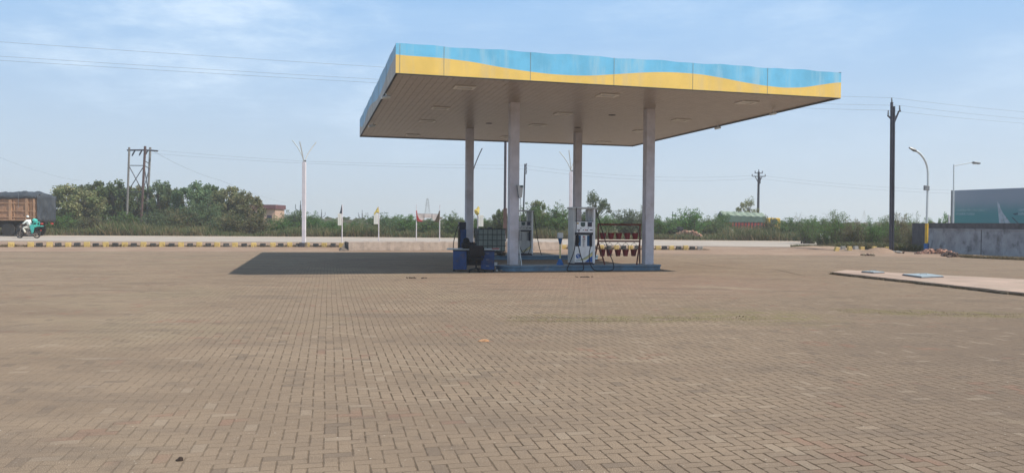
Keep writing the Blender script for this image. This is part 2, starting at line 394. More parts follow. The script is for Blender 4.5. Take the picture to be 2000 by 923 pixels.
    hgt = t.m('ADD', t.m('ADD', t.m('MULTIPLY', t.m('SUBTRACT', 1.0, jm), 1.0), tilt), t.m('MULTIPLY', fine, .35))
    b1 = t.n.new('ShaderNodeBump'); b1.inputs['Strength'].default_value = 1.0; b1.inputs['Distance'].default_value = .07; t.put(b1.inputs['Height'], t.noise(t.mapv(P, (.8, 1.5, 1), .1), .9, 3, .5))
    b2 = t.n.new('ShaderNodeBump'); b2.inputs['Strength'].default_value = .65; b2.inputs['Distance'].default_value = .007; t.put(b2.inputs['Height'], hgt); t.put(b2.inputs['Normal'], b1.outputs[0])
    t.put(bs.inputs['Normal'], b2.outputs[0])
    return mt
def earth(name, a, b, c3, sc=.5):
    mt, t, bs = newmat(name, .95, 0, .04)
    P = t.geo(); n1 = t.noise(P, sc, 5, .62); n3 = t.noise(P, sc * 14, 4, .65)
    c = t.mix(t.ramp(n1, .32, .68), a, b)
    c = t.mix(t.ramp(n3, .42, .75, 0, .55), c, c3)
    t.put(bs.inputs['Base Color'], c); t.put(bs.inputs['Normal'], t.bump(n3, .5, .03)); return mt
m_pav = paving()
m_dirt = earth('reddish_dirt', (.30, .205, .15), (.37, .265, .195), (.20, .15, .11))
m_field = earth('field_soil', (.16, .14, .075), (.24, .19, .11), (.10, .10, .05), .12)
m_road = earth('road_surface', (.40, .345, .295), (.45, .39, .335), (.36, .31, .27), .25)
m_should = earth('road_shoulder', (.50, .42, .34), (.55, .46, .37), (.40, .33, .26), .5)

# ------------------------------------------------------------------ SETTING
mb = MB(); mb.box((0, 900, -.5), (5200, 2300, .94)); struct('field_ground', mb, m_field)
# forecourt dirt apron (reaches the road), paved forecourt on top of it
def gl(px, py): v = G(px, py); return (v.x, v.y)
pav_edge = [G(-500, 490), G(0, 491), G(300, 490.5), G(700, 491.5), G(1050, 493), G(1300, 495.5), G(1700, 499.5), G(1900, 503), G(2200, 512)]
nearroad = [G(-900, 469.5), G(0, 470.5), G(700, 473.5), G(1385, 481.0), G(2000, 487), G(2600, 494)]
mb = MB(); poly = [(-90, -20), (90, -20)] + [(p.x, p.y) for p in reversed(nearroad)]; mb.prism(poly, -.3, -.012); struct('dirt_apron', mb, m_dirt)
mb = MB()
edge = []
for a, b in zip(pav_edge[:-1], pav_edge[1:]):
    for k in range(14):
        p = a.lerp(b, k / 14); edge.append((p.x + R.uniform(-.1, .1), p.y + R.uniform(-.16, .16)))
mb.prism([(-60, -12), (60, -12)] + list(reversed(edge)), -.008, 0.0)
struct('paved_forecourt', mb, m_pav)
fr = lambda px, py: G(px, py)
mb = MB()
far = [G(-900, 460.4), G(0, 461.3), G(700, 465.0), G(1385, 471.5), G(2000, 477), G(2600, 482)]
mb.prism([(p.x, p.y) for p in nearroad] + [(p.x, p.y) for p in reversed(far)], -.2, .03); struct('road', mb, m_road)
mb = MB(); far2 = [Vector((p.x, p.y + 2.6, 0)) for p in far]
mb.prism([(p.x, p.y) for p in far] + [(p.x, p.y) for p in reversed(far2)], -.2, .06); struct('road_shoulder', mb, m_should)
mb = MB()
for k in range(-30, 34):
    a = nearroad; 
    def on(line, x):
        for p, q in zip(line[:-1], line[1:]):
            if p.x <= x <= q.x: return p.lerp(q, (x - p.x) / (q.x - p.x))
        return line[-1]
    x0 = k * 3.0; p = on(nearroad, x0).lerp(on(far, x0), .5); q = on(nearroad, x0 + 1.5).lerp(on(far, x0 + 1.5), .5)
    mb.face([(p.x, p.y - .07, .034), (q.x, q.y - .07, .034), (q.x, q.y + .07, .034), (p.x, p.y + .07, .034)])
struct('road_marking', mb, m_kgry)

# haze box
hz = bpy.data.meshes.new('haze'); hb = MB(); hb.box((0, 850, 24.5), (5300, 2420, 52.5)); ho = hb.build('haze', [])
hm = bpy.data.materials.new('haze_air'); hm.use_nodes = True; ht = hm.node_tree; ht.nodes.clear()
o_ = ht.nodes.new('ShaderNodeOutputMaterial'); pv = ht.nodes.new('ShaderNodeVolumePrincipled')
pv.inputs['Color'].default_value = (.965, .985, 1, 1); pv.inputs['Density'].default_value = .0009; pv.inputs['Anisotropy'].default_value = .2
ht.links.new(pv.outputs[0], o_.inputs['Volume']); ho.data.materials.clear(); ho.data.materials.append(hm); tag(ho, 'thin pale haze over the plain', None, None, 'stuff')

# ------------------------------------------------------------------ CANOPY
A0 = Vector((-3.1464, 20.8413, 0)); W, DP, HB, HT = 13.774, 16.213, 5.559, 6.347
can = thing('fuel_canopy', 'large flat station canopy with blue and yellow wave fascia on four concrete columns', 'canopy', A0, TH)
# wave: fraction from the top along the front (from the photograph's joints), repeated round the sides
WV = [(0, .39), (.10, .40), (.17, .47), (.235, .60), (.29, .68), (.345, .735), (.40, .735), (.44, .70), (.50, .58), (.55, .48), (.59, .42), (.63, .395), (.68, .41), (.73, .50), (.775, .61), (.82, .69), (.865, .735), (.91, .68), (.95, .53), (.98, .42), (1, .37)]
# parameter above is in picture fraction; turn into metric fraction along the edge
def metric(u):
    px = 772 + u * (1643 - 772); q = onaxis(px, A0); return (q - A0).length / W
WM = [(metric(u), w) for u, w in WV]
def wave(s):
    s = s % 1.0
    for (a, wa), (b, wb) in zip(WM[:-1], WM[1:]):
        if a <= s <= b: k = (s - a) / (b - a); k = k * k * (3 - 2 * k) if False else k; return wa + (wb - wa) * k
    return WM[-1][1]
def smooth_wave(s): return (wave(max(0, s - .012)) + wave(s) + wave(min(.9999, s + .012))) / 3
def fascia(p0, p1, flip):
    L = (p1 - p0).length; dr = (p1 - p0) / L; nn = Vector((dr.y, -dr.x, 0)); N = 96; T = .05
    b = MB(); zs = []
    pts = []
    for k in range(N + 1):
        s = k / N; w = smooth_wave((1 - s) if flip else min(s, .9999)); p = p0 + dr * (L * s)
        wob = .012 * math.sin(s * 37) + .008 * math.sin(s * 91 + 1)
        pts.append((p, HT - w * (HT - HB), HT + wob))
    for (a, za, ta), (c, zc, tc) in zip(pts[:-1], pts[1:]):
        b.mi = 0; b.face([(a.x, a.y, za), (c.x, c.y, zc), (c.x, c.y, tc), (a.x, a.y, ta)])
        b.mi = 1; b.face([(a.x, a.y, HB), (c.x, c.y, HB), (c.x, c.y, zc), (a.x, a.y, za)])
        b.mi = 2
        ai, ci = a - nn * T, c - nn * T
        b.face([(a.x, a.y, ta), (c.x, c.y, tc), (ci.x, ci.y, tc), (ai.x, ai.y, ta)])
        b.face([(ci.x, ci.y, HB), (ai.x, ai.y, HB), (ai.x, ai.y, ta), (ci.x, ci.y, tc)])
        b.face([(a.x, a.y, HB), (ai.x, ai.y, HB), (ci.x, ci.y, HB), (c.x, c.y, HB)])
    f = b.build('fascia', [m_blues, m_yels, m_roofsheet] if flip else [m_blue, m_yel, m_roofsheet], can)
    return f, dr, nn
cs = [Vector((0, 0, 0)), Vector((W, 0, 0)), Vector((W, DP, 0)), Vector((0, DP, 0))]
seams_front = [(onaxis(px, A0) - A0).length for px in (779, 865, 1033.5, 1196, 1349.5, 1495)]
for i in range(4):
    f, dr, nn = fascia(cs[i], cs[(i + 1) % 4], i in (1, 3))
    L = (cs[(i + 1) % 4] - cs[i]).length
    sm = seams_front if i == 0 else [L * k / 6 for k in range(1, 6)]
    b = MB()
    for s in sm:
        c = cs[i] + dr * s + nn * .002
        b.box((c.x, c.y, (HB + HT) / 2), (.011, .008, HT - HB - .01), math.atan2(dr.y, dr.x))
    b.build('panel_seam', m_seam2, f)
    b = MB(); c = (cs[i] + cs[(i + 1) % 4]) / 2 - nn * .03
    b.box((c.x, c.y, HB - .012), (L - .06 if i % 2 else L, .055, .022), math.atan2(dr.y, dr.x)); b.build('edge_trim', m_seam, f)
# ceiling of narrow strips running front to back
b = MB(); nst = 68; sw = (W - .12) / nst
for k in range(nst):
    x0 = .06 + k * sw
    b.box((x0 + sw / 2, DP / 2, HB + .035), (sw - .008, DP - .12, .02))
b.build('ceiling', m_ceil, can)
b = MB(); b.box((W / 2, DP / 2, HB + .10), (W - .12, DP - .12, .06)); b.build('roof_deck', m_deck, can)
b = MB(); b.box((W / 2, DP / 2, HT - .12), (W - .12, DP - .12, .03)); b.build('roof_sheet', m_roofsheet, can)
inv = Matrix.Rotation(-TH, 3, 'Z')
def loc(px, py, z): return inv @ (G(px, py, z) - A0 - Vector((0, 0, 0)))
lights = [(907, 172), (860, 212), (834, 237), (806, 264), (1187, 187), (1100, 223), (1050, 245), (992, 268), (1459, 201), (1330, 235), (1253, 256), (1178, 278)]
for (px, py) in lights:
    p = loc(px, py, HB)
    b = MB(); w_, h_ = .62, .50
    for sx in (-1, 1): b.box((p.x + sx * (w_ / 2 - .04), p.y, HB + .008), (.08, h_, .03))
    for sy in (-1, 1): b.box((p.x, p.y + sy * (h_ / 2 - .04), HB + .006), (w_ - .17, .08, .026))
    fr_ = b.build('ceiling_light', m_fix, can)
    b = MB(); b.box((p.x, p.y, HB + .018), (w_ - .17, h_ - .17, .012)); b.build('lamp_glass', m_greyp, fr_)
for (px, py) in ((955, 242), (1195.5, 226), (1128, 250)):
    p = loc(px, py, HB); b = MB(); b.lathe([(.0, HB + .012), (.13, HB + .012), (.14, HB + .03)], (p.x, p.y, 0), 18); b.build('ceiling_vent', m_seam, can)
CX, CY, SX, SY = 4.3683, 4.211, 4.8769, 7.5472; ISL = .18
for i in (0, 1):
    for j in (0, 1):
        b = MB(); b.box((CX + i * SX, CY + j * SY, (ISL + HB + .03) / 2), (.318, .318, HB + .03 - ISL), bev=.012)
        col = b.build('column', m_conc, can)
        b = MB()
        for z in (1.55, 2.85): b.box((CX + i * SX, CY + j * SY, z), (.321, .321, .008))
        b.build('cast_joint', m_greyp, col)
def cam_cctv(px, py, s=1):
    p = loc(px, py, HB - .14)
    b = MB(); b.tube([(p.x, p.y, HB - .02), (p.x, p.y, HB - .12)], .02); b.tube([(p.x - .14, p.y - .04, HB - .17), (p.x + .12, p.y + .03, HB - .11)], [.045, .05], 10)
    b.build('security_camera', m_silver, can)
cam_cctv(754, 190); cam_cctv(727, 246); cam_cctv(1402, 250); cam_cctv(1510, 222)
C0 = A0 + d2 * CX + n2 * CY; C1 = C0 + n2 * SY

# ------------------------------------------------------------------ ISLANDS
def island(name, label, ctr, px0, px1, hw, endw):
    a = onaxis(px0, ctr); c = onaxis(px1, ctr); L = (c - a).length; mid = (a + c) / 2
    t_ = thing(name, label, 'pump island', (mid.x, mid.y, 0), TH)
    def outline(g):
        pts = []; n = 14; half = L / 2
        def wid(x):
            e = (abs(x) - half * .45) / (half * .3); e = max(0, min(1, e)); e = e * e * (3 - 2 * e); return hw + (endw - hw) * e + g
        for k in range(21):
            x = -half + endw + (L - 2 * endw) * k / 20; pts.append((x, -wid(x)))
        for k in range(1, n):
            an = -PI / 2 + PI * k / n; pts.append((half - endw + (endw + g) * math.cos(an), (endw + g) * math.sin(an)))
        for k in range(21):
            x = half - endw - (L - 2 * endw) * k / 20; pts.append((x, wid(x)))
        for k in range(1, n):
            an = PI / 2 + PI * k / n; pts.append((-half + endw + (endw + g) * math.cos(an), (endw + g) * math.sin(an)))
        return pts
    b = MB(); b.prism(outline(-.03), -.02, .115); b.build('kerb', m_isl, t_)
    b = MB(); b.prism(outline(0), .128, .172); b.build('rim', m_isl, t_)
    b = MB(); b.prism(outline(-.045), .1, .13); b.build('groove', m_pole, t_)
    b = MB(); b.prism(outline(-.10), .165, .18); b.build('top_slab', m_isltop, t_)
    return t_
island('pump_island', 'long blue painted concrete island with rounded ends under the front columns', C0, 968, 1289, .48, .60)
island('pump_island', 'dark blue painted concrete island in the canopy shade under the rear columns', C1, 893, 1168, .48, .58)

# ------------------------------------------------------------------ DISPENSERS
def dispenser(ctr_px, axis, label, variant):
    c = onaxis(ctr_px, axis)
    t_ = thing('fuel_dispenser', label, 'fuel pump', (c.x, c.y, ISL), TH, 'fuel dispensers under the canopy')
    W_, Dp, H = .80, .52, 1.96
    yF = -Dp / 2
    b = MB(); b.box((0, 0, .045), (W_ - .04, Dp - .04, .09)); b.build('plinth', m_pole, t_)
    bw = W_ - .02
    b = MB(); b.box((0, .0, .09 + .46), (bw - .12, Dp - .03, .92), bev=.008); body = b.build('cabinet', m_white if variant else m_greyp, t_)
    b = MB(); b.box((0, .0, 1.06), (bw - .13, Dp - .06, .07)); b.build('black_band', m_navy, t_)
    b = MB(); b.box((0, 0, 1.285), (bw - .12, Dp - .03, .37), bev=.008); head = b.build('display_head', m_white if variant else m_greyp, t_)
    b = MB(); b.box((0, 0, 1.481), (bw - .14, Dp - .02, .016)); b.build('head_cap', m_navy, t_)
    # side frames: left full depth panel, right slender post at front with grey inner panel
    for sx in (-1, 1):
        b = MB(); b.box((sx * (W_ / 2 - .035), 0, .98), (.07, Dp + .01, 1.84), bev=.008); b.build('side_frame', m_greyp if sx < 0 else m_white, t_)  # left frame greyed: the shade on that side is in its colour
    for sx in (-1, 1):
        b = MB(); b.box((sx * (W_ / 2 - .13), 0.08, 1.69), (.11, Dp - .25, .40)); b.build('hose_mast', m_greyp, t_)
    b = MB(); b.box((0, 0, 1.93), (W_ + .08, Dp + .06, .06), bev=.01); b.build('top_beam', m_greyp, t_)
    yf = yF + .012
    # head details
    b = MB(); n = 12
    pts = [(-.12, 1.445), (.035, 1.445), (.035, 1.345)] + [(-.0425 + .0775 * math.cos(a), 1.345 - .05 * math.sin(a)) for a in [PI * k / 8 for k in range(1, 8)]] + [(-.12, 1.345)]
    pts.reverse()
    vs = [(x, yf - .01, z) for x, z in pts] + [(x, yf + .01, z) for x, z in pts]; N = len(pts)
    b.raw(vs, [tuple(range(N - 1, -1, -1)), tuple(range(N, 2 * N))] + [(k, (k + 1) % N, N + (k + 1) % N, N + k) for k in range(N)])
    b.build('display', m_screen, head)
    b = MB(); b.box((.205, yf, 1.375), (.155, .016, .155)); b.build('keypad', m_screen2, head)
    b = MB()
    b.box((-.19, yf, 1.19), (.10, .014, .028)); b.box((-.19, yf, 1.14), (.05, .014, .035)); b.box((-.02, yf, 1.19), (.045, .014, .022)); b.box((.115, yf, 1.178), (.055, .014, .034)); b.box((.255, yf, 1.19), (.10, .014, .03))
    b.lathe([(0, -.008), (.016, -.008), (.016, .008)], (-.115, yf, 1.245), 10, 'Y'); b.lathe([(0, -.008), (.014, -.008), (.014, .008)], (.15, yf, 1.245), 10, 'Y')
    b.build('label_strip', m_navy, head)
    if variant:
        b = MB(); b.box((-.225, yf, 1.41), (.06, .008, .06)); b.build('sticker', m_swy, head)
        b = MB(); b.box((-.225, yf - .002, 1.405), (.03, .008, .03)); b.box((.06, yf, 1.185), (.03, .008, .05)); b.build('sticker', m_red, head)
    # nozzle bays
    for sx in (-1, 1):
        b = MB(); b.box((sx * .155, yf, .82), (.085, .012, .36)); b.build('bay_panel', m_pblue if variant else m_galv, body)
        b = MB(); b.box((sx * .245, yf - .004, .82), (.10, .012, .38)); b.build('nozzle_boot', m_navy, body)
        b = MB(); x = sx * .24
        b.box((x, yf - .05, .86), (.055, .07, .22), bev=.02); b.tube([(x, yf - .05, .96), (x, yf - .07, 1.0), (x - sx * .0, yf - .03, 1.01)], .03)
        b.tube([(x - .02 * sx, yf - .08, .92), (x - .03 * sx, yf - .13, .84), (x - .01 * sx, yf - .09, .74)], .012)
        b.tube([(x, yf - .06, .78), (x, yf - .05, .68)], .022); b.build('nozzle', m_navy if sx > 0 or not variant else m_black, t_, True)
    # centre notice strip
    b = MB(); b.box((.0, yf, .80), (.11, .008, .40)); b.build('notice', m_paper if variant else m_greyp, body)
    if variant:
        b = MB(); rr = random.Random(3)
        for k in range(11):
            b.box((-.012 + rr.uniform(-.01, .01), yf - .005, .975 - k * .034), (.035 + rr.random() * .03, .004, .014))
        b.build('lettering', m_pole, body)
        b = MB(); b.box((.0, yf - .006, .955), (.075, .004, .03)); b.box((.025, yf - .006, .88), (.03, .004, .04)); b.build('notice_mark', m_red, body)
        # round emblem: blue disc, white curved mark and ring
        b = MB(); b.lathe([(0, -.005), (.082, -.005), (.082, .004)], (-.20, yf, .30), 26, 'Y'); em = b.build('emblem', m_logo, body)
        b = MB()
        q = [(.03 * math.cos(a), .03 * math.sin(a)) for a in [PI * .15 + PI * 1.2 * k / 8 for k in range(9)]]
        b.tube([(-.20 + x, yf - .008, .327 + z) for x, z in q], .008, 6)
        q = [(.03 * math.cos(a), .03 * math.sin(a)) for a in [PI * .6 - PI * 1.25 * k / 8 for k in range(9)]]
        b.tube([(-.20 + x, yf - .008, .272 + z) for x, z in q], .008, 6); b.build('emblem_mark', m_white, em)
    # swoosh: dark line and yellow field sweeping up to the right
    cv = lambda s: .12 + .30 * s ** 1.9
    b = MB(); b2 = MB(); b3 = MB(); N = 16; xa, xb = -.29, .31
    for k in range(N):
        s0, s1 = k / N, (k + 1) / N; x0, x1 = xa + (xb - xa) * s0, xa + (xb - xa) * s1
        z0, z1 = cv(s0) + .0, cv(s1) + .0
        z0 += .03; z1 += .03
        b.face([(x0, yf - .006, z0 - .006), (x1, yf - .006, z1 - .006), (x1, yf - .006, z1 + .012), (x0, yf - .006, z0 + .012)])
        if s0 > .2:
            w0, w1 = .12 * (s0 - .2), .12 * (s1 - .2)
            b2.face([(x0, yf - .005, z0 - .008 - w0 * 1.4), (x1, yf - .005, z1 - .008 - w1 * 1.4), (x1, yf - .005, z1 - .006), (x0, yf - .005, z0 - .006)])
        if s0 > .55:
            q0, q1 = .1 + .5 * (s0 - .55), .1 + .5 * (s1 - .55)
            b3.face([(x0, yf - .004, .10), (x1, yf - .004, .10), (x1, yf - .004, q1), (x0, yf - .004, q0)])
    b.build('swoosh_line', m_swg, body); b2.build('swoosh', m_swy, body)
    if variant: b3.build('corner_patch', m_logo, body)
    return t_
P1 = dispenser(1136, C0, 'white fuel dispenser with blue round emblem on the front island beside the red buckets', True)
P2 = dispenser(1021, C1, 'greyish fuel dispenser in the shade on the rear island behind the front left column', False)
def smoothpath(pts, n=6):
    pts = [Vector(p) for p in pts]; out = []
    for i in range(len(pts) - 1):
        p0, p1, p2, p3 = pts[max(i - 1, 0)], pts[i], pts[i + 1], pts[min(i + 2, len(pts) - 1)]
        for k in range(n):
            t = k / n
            out.append(.5 * ((2 * p1) + (p2 - p0) * t + (2 * p0 - 5 * p1 + 4 * p2 - p3) * t * t + (3 * p1 - p0 - 3 * p2 + p3) * t ** 3))
    out.append(pts[-1]); return out
# hoses in dispenser coordinates (front pump): the loops lie over the island edge
b = MB(); b.tube(smoothpath([(-.30, -.30, 1.93), (-.31, -.33, 1.6), (-.33, -.36, 1.1), (-.42, -.5, .55), (-.62, -.62, .1), (-.76, -.75, -.13), (-.60, -.80, -.165), (-.35, -.76, -.165), (-.16, -.66, -.13), (-.12, -.5, .1), (-.16, -.36, .35), (-.235, -.33, .7)]), .016, 8); b.build('hose', m_black, P1, True)
b = MB(); b.tube(smoothpath([(.40, -.26, 1.92), (.46, -.30, 1.7), (.60, -.36, 1.2), (.80, -.48, .5), (.93, -.6, .08), (.90, -.68, -.12), (.7, -.78, -.165), (.42, -.80, -.165), (.20, -.7, -.13), (.12, -.55, .08), (.15, -.38, .4), (.235, -.33, .7)]), .016, 8); b.build('hose', m_black, P1, True)
b = MB(); b.tube(smoothpath([(.40, -.26, 1.92), (.45, -.30, 1.6), (.55, -.32, .9), (.66, -.40, .3), (.72, -.5, .03)]), .016, 8); b.build('hose', m_black, P2, True)
b = MB(); b.tube(smoothpath([(-.235, -.33, .7), (-.22, -.38, .4), (-.1, -.42, .12), (.03, -.36, .22), (.1, -.33, .3)]), .014, 8); b.tube(smoothpath([(.235, -.33, .7), (.24, -.4, .35), (.12, -.45, .03)]), .014, 8); b.build('hose', m_black, P2, True)

# blue slim dispenser behind the rear left column
c = onaxis(903.5, C1)
t_ = thing('oil_dispenser', 'slim dark blue dispenser with a black hose beside the rear left column', 'dispenser', (c.x, c.y, ISL), TH)
b = MB(); b.box((0, 0, .55), (.26, .36, 1.10), bev=.01); b.build('cabinet', m_desk, t_)
b = MB(); b.box((-.02, 0, 1.26), (.30, .30, .32), bev=.02); b.build('head', m_navy, t_)
b = MB(); b.box((-.17, -.05, .55), (.05, .2, 1.1)); b.build('side_strip', m_wood, t_)
b = MB(); b.tube(smoothpath([(-.14, -.1, 1.32), (-.25, -.15, 1.2), (-.38, -.25, .8), (-.45, -.3, .4), (-.43, -.35, .0)]), .018); b.build('hose', m_black, t_, True)

# IBC tank
c = onaxis(957, C1 - n2 * .1)
t_ = thing('liquid_tank', 'caged greenish plastic bulk tank on a pallet on the rear island', 'tank', (c.x, c.y, ISL), TH)
b = MB(); b.box((0, 0, .66), (1.16, .92, .96), bev=.05); b.build('bottle', m_ibc, t_)
b = MB(); w_, h_ = .60, .48
for z in (.18, .42, .66, .90, 1.14):
    b.tube([(-w_, -h_, z), (w_, -h_, z), (w_, h_, z), (-w_, h_, z), (-w_, -h_, z)], .016, 6)
for k in range(7):
    x = -w_ + 2 * w_ * k / 6
    for y in (-h_ - .01, h_ + .01): b.tube([(x, y, .14), (x, y, 1.16)], .014, 6)
for k in range(1, 4):
    y = -h_ + 2 * h_ * k / 4
    for x in (-w_ - .01, w_ + .01): b.tube([(x, y, .14), (x, y, 1.16)], .014, 6)
b.build('cage', m_galvd, t_)
b = MB()
for x in (-.5, 0, .5): b.box((x, 0, .05), (.16, .96, .10))
b.box((0, 0, .12), (1.2, 1.0, .04)); b.build('pallet', m_wood, t_)
b = MB(); b.lathe([(.1, 1.13), (.1, 1.19), (.0, 1.2)], (0, 0, 0), 16); b.build('lid', m_pole, t_)

# fire bucket rack
rc = onaxis(1210, C0 + n2 * .12); xl = (onaxis(1168.5, C0 + n2 * .12) - rc).length; xr = (onaxis(1250, C0 + n2 * .12) - rc).length
rack = thing('bucket_rack', 'rusty red steel rack holding two rows of fire buckets beside the front right column', 'rack', (rc.x, rc.y, ISL), TH)
b = MB(); b.tube([(-xl, 0, 1.38), (xr + .05, 0, 1.38)], .036, 10); b.build('top_rail', m_rust, rack, True)
b = MB(); b.tube([(-xl, 0, .80), (xr, 0, .80)], .030, 10); b.build('middle_rail', m_rust, rack, True)
for x, q in ((-xl, ((-.0, .12, .0), )), (xr, ())):
    b = MB(); b.tube([(x, 0, 1.42), (x, 0, .72)], .03, 8); b.build('post', m_rust, rack)
for x0, x1, y1 in ((-xl, -xl + .14, -.30), (-xl, -xl - .05, .30), (xr, xr - .24, -.30), (xr, xr + .13, .28)):
    b = MB(); b.tube([(x0, 0, .78), (x1, y1, .0)], .028, 8); b.build('leg', m_rust, rack)
b = MB(); b.tube([(-xl - .03, .25, .14), (-xl + .10, -.25, .18)], .02, 6); b.build('brace', m_rust, rack)
ups = (1178, 1194, 1209.5, 1225, 1240.5); los = (1176, 1191.5, 1207, 1222.5, 1239)
def bucket(x, z, lab):
    p = rack.matrix_world if False else None
    w = rc + d2 * x; t_ = thing('fire_bucket', lab, 'bucket', (w.x, w.y, ISL + z), TH + R.uniform(-.2, .2), 'red fire buckets hanging on the rack')
    b = MB(); b.lathe([(0, -.50), (.072, -.50), (.118, -.275), (.122, -.27), (.112, -.272), (.10, -.31), (0, -.30)], (0, 0, 0), 18); b.build('pail', m_bucket, t_, True)
    b = MB(); b.tube([(.12 * math.cos(a), 0, -.28 + .24 * math.sin(a) ** .8 if math.sin(a) > 0 else -.28) for a in [PI * k / 12 for k in range(13)]], .006, 5)
    b.tube([(0, 0, -.05), (0, 0, .02)], .008, 5); b.build('handle', m_black, t_)
    t_.rotation_euler[1] = R.uniform(-.05, .05); return t_
ords = ('first', 'second', 'third', 'fourth', 'fifth')
for k, (u, l) in enumerate(zip(ups, los)):
    su = (onaxis(u, C0 + n2 * .12) - rc).dot(d2); sl = (onaxis(l, C0 + n2 * .12) - rc).dot(d2)
    bucket(su, 1.36, 'dark red fire bucket on the upper rail, %s from the dispenser' % ords[k])
    bucket(sl, .78, 'dark red fire bucket on the lower rail, %s from the dispenser' % ords[k])

# paddle stand left of the front dispenser
c = onaxis(1094.5, C0 - n2 * .1)
t_ = thing('washer_stand', 'yellow post with grey holder on a blue cone base left of the front dispenser', 'stand', (c.x, c.y, ISL), TH)
b = MB(); b.lathe([(.13, 0), (.12, .03), (.05, .19), (.03, .21), (0, .21)], n=18); b.build('base', m_poleb, t_, True)
b = MB(); b.tube([(0, 0, .2), (0, 0, .78)], .028, 10); b.build('post', m_swy, t_, True)
b = MB(); b.lathe([(.035, .70), (.075, .88), (.078, .90), (0, .90)], n=14); b.build('holder_base', m_pblue, t_, True)
b = MB(); b.box((0, 0, .995), (.18, .13, .19), bev=.015); b.build('holder', m_greyp, t_)

# lamp bracket and conduit on the front left column
c = onaxis(1013, C0 - n2 * .20)
z1 = D(1014, 362, c.y).z; z0 = D(1014, 385, c.y).z
t_ = thing('wall_bracket_lamp', 'small grey hood lamp fixed on the right edge of the front left column', 'lamp', (c.x, c.y, 0), TH)
b = MB(); b.raw([(-.09, -.1, z1), (.12, -.1, z1), (.12, .08, z1), (-.09, .08, z1), (-.03, -.07, z0), (.09, -.07, z0), (.09, .06, z0), (-.03, .06, z0)], [(0, 1, 2, 3), (7, 6, 5, 4), (0, 4, 5, 1), (1, 5, 6, 2), (2, 6, 7, 3), (3, 7, 4, 0)]); b.build('hood', m_greyp, t_)
b = MB(); b.tube([(-.10, -.11, z1), (-.04, -.09, z0), (.02, -.09, z0 - .04)], .012); b.build('bracket', m_pole, t_)
b = MB(); b.lathe([(0, z1 - .07), (.05, z1 - .06), (.05, z1)], (.07, -.1, 0), 10); b.build('lens', m_screen, t_)
b = MB(); b.tube([(.05, .0, z0), (.045, .0, ISL + .02)], .012, 6); b.build('conduit', m_greyp, t_)
c = onaxis(1016, C0 - n2 * .25)
t_ = MB(); t_.tube([(0, 0, 0), (-.07, .05, .5)], .014, 8); o = t_.build('pipe', m_silver, None); o.location = (c.x + .06, c.y, ISL); tag(o, 'short white pipe leaning on the front left column', 'pipe')

# ------------------------------------------------------------------ DESK AND CHAIR
pD = G(925, 530); dk = thing('office_desk', 'worn blue metal desk with pale top at the left end of the front island', 'desk', (pD.x, pD.y, 0), .02)
HD = .70; wd = 1.36
b = MB(); b.box((-.02, .32, HD + .015), (1.72, .72, .03)); b.build('desktop', m_desktop, dk)
b = MB(); b.box((-wd / 2 + .23, .32, .37), (.44, .58, .62), bev=.006); b.build('pedestal', m_desk, dk)
b = MB(); b.box((wd / 2 - .23, .32, .37), (.44, .58, .62), bev=.006); pr = b.build('pedestal', m_desk, dk)
for k in range(3):
    b = MB(); b.box((wd / 2 - .23, .022, .16 + k * .2), (.40, .02, .18), bev=.004); dr_ = b.build('drawer', m_desk, pr)
    b = MB(); b.box((wd / 2 - .23, .006, .19 + k * .2), (.10, .014, .02)); b.build('drawer_handle', m_galv, pr)
b = MB(); b.box((0, .58, .42), (.5, .02, .5)); b.build('modesty_panel', m_navy, dk)
b = MB(); b.box((0, .32, .675), (wd, .60, .03)); b.build('top_frame', m_navy, dk)
for x in (-1, 1):
    for y in (.06, .58):
        b = MB(); b.box((x * (wd / 2 - .03), y, .03), (.05, .05, .06)); b.build('foot', m_black, dk)
pc = G(930, 531)
ch = thing('office_chair', 'black office chair tucked against the middle of the blue desk', 'chair', (pc.x, pc.y - .05, 0), .1)
b = MB(); b.box((0, 0, .43), (.44, .42, .09), bev=.04); b.build('seat', m_dark, ch)
b = MB(); b.raw(*(lambda: ([(-.22, -.24, .52), (.22, -.24, .52), (.24, -.30, .80), (.16, -.32, .86), (-.16, -.32, .86), (-.24, -.30, .80), (-.22, -.19, .52), (.22, -.19, .52), (.24, -.25, .80), (.16, -.27, .86), (-.16, -.27, .86), (-.24, -.25, .80)], [(0, 1, 2, 3, 4, 5), (11, 10, 9, 8, 7, 6)] + [(i, i + 6, (i + 1) % 6 + 6, (i + 1) % 6) for i in range(6)]))()); b.build('backrest', m_dark, ch)
b = MB(); b.tube([(0, 0, .4), (0, 0, .12)], .03)
for k in range(5):
    a = 2 * PI * k / 5; b.tube([(0, 0, .13), (.27 * math.cos(a), .27 * math.sin(a), .07)], [.025, .018])
b.build('base', m_black, ch)
for k in range(5):
    a = 2 * PI * k / 5; b = MB(); b.lathe([(0, -.02), (.03, -.02), (.03, .02), (0, .02)], (.27 * math.cos(a), .27 * math.sin(a), .03), 10, 'X'); b.build('castor', m_black, ch)
for x in (-.25, .25):
    b = MB(); b.tube([(x, .12, .45), (x, .12, .63), (x, -.18, .64), (x, -.22, .55)], .018); b.build('armrest', m_black, ch)
zt = HD + .03
def ondesk(px, back=.35): q = onaxis(px, Vector((pD.x, pD.y + back, 0)), Vector((1, 0, 0))); return q
q = ondesk(912); t_ = thing('satchel', 'black bag with a loop handle lying on the left half of the desk', 'bag', (q.x, q.y, zt), .3)
b = MB(); b.box((0, 0, .11), (.34, .22, .22), bev=.07, taper=1); b.build('bag_body', m_dark, t_, True)
b = MB(); b.tube([(.10 * math.cos(a), 0, .18 + .10 * math.sin(a)) for a in [PI * k / 8 for k in range(9)]], .014, 6); b.build('handle', m_dark, t_)
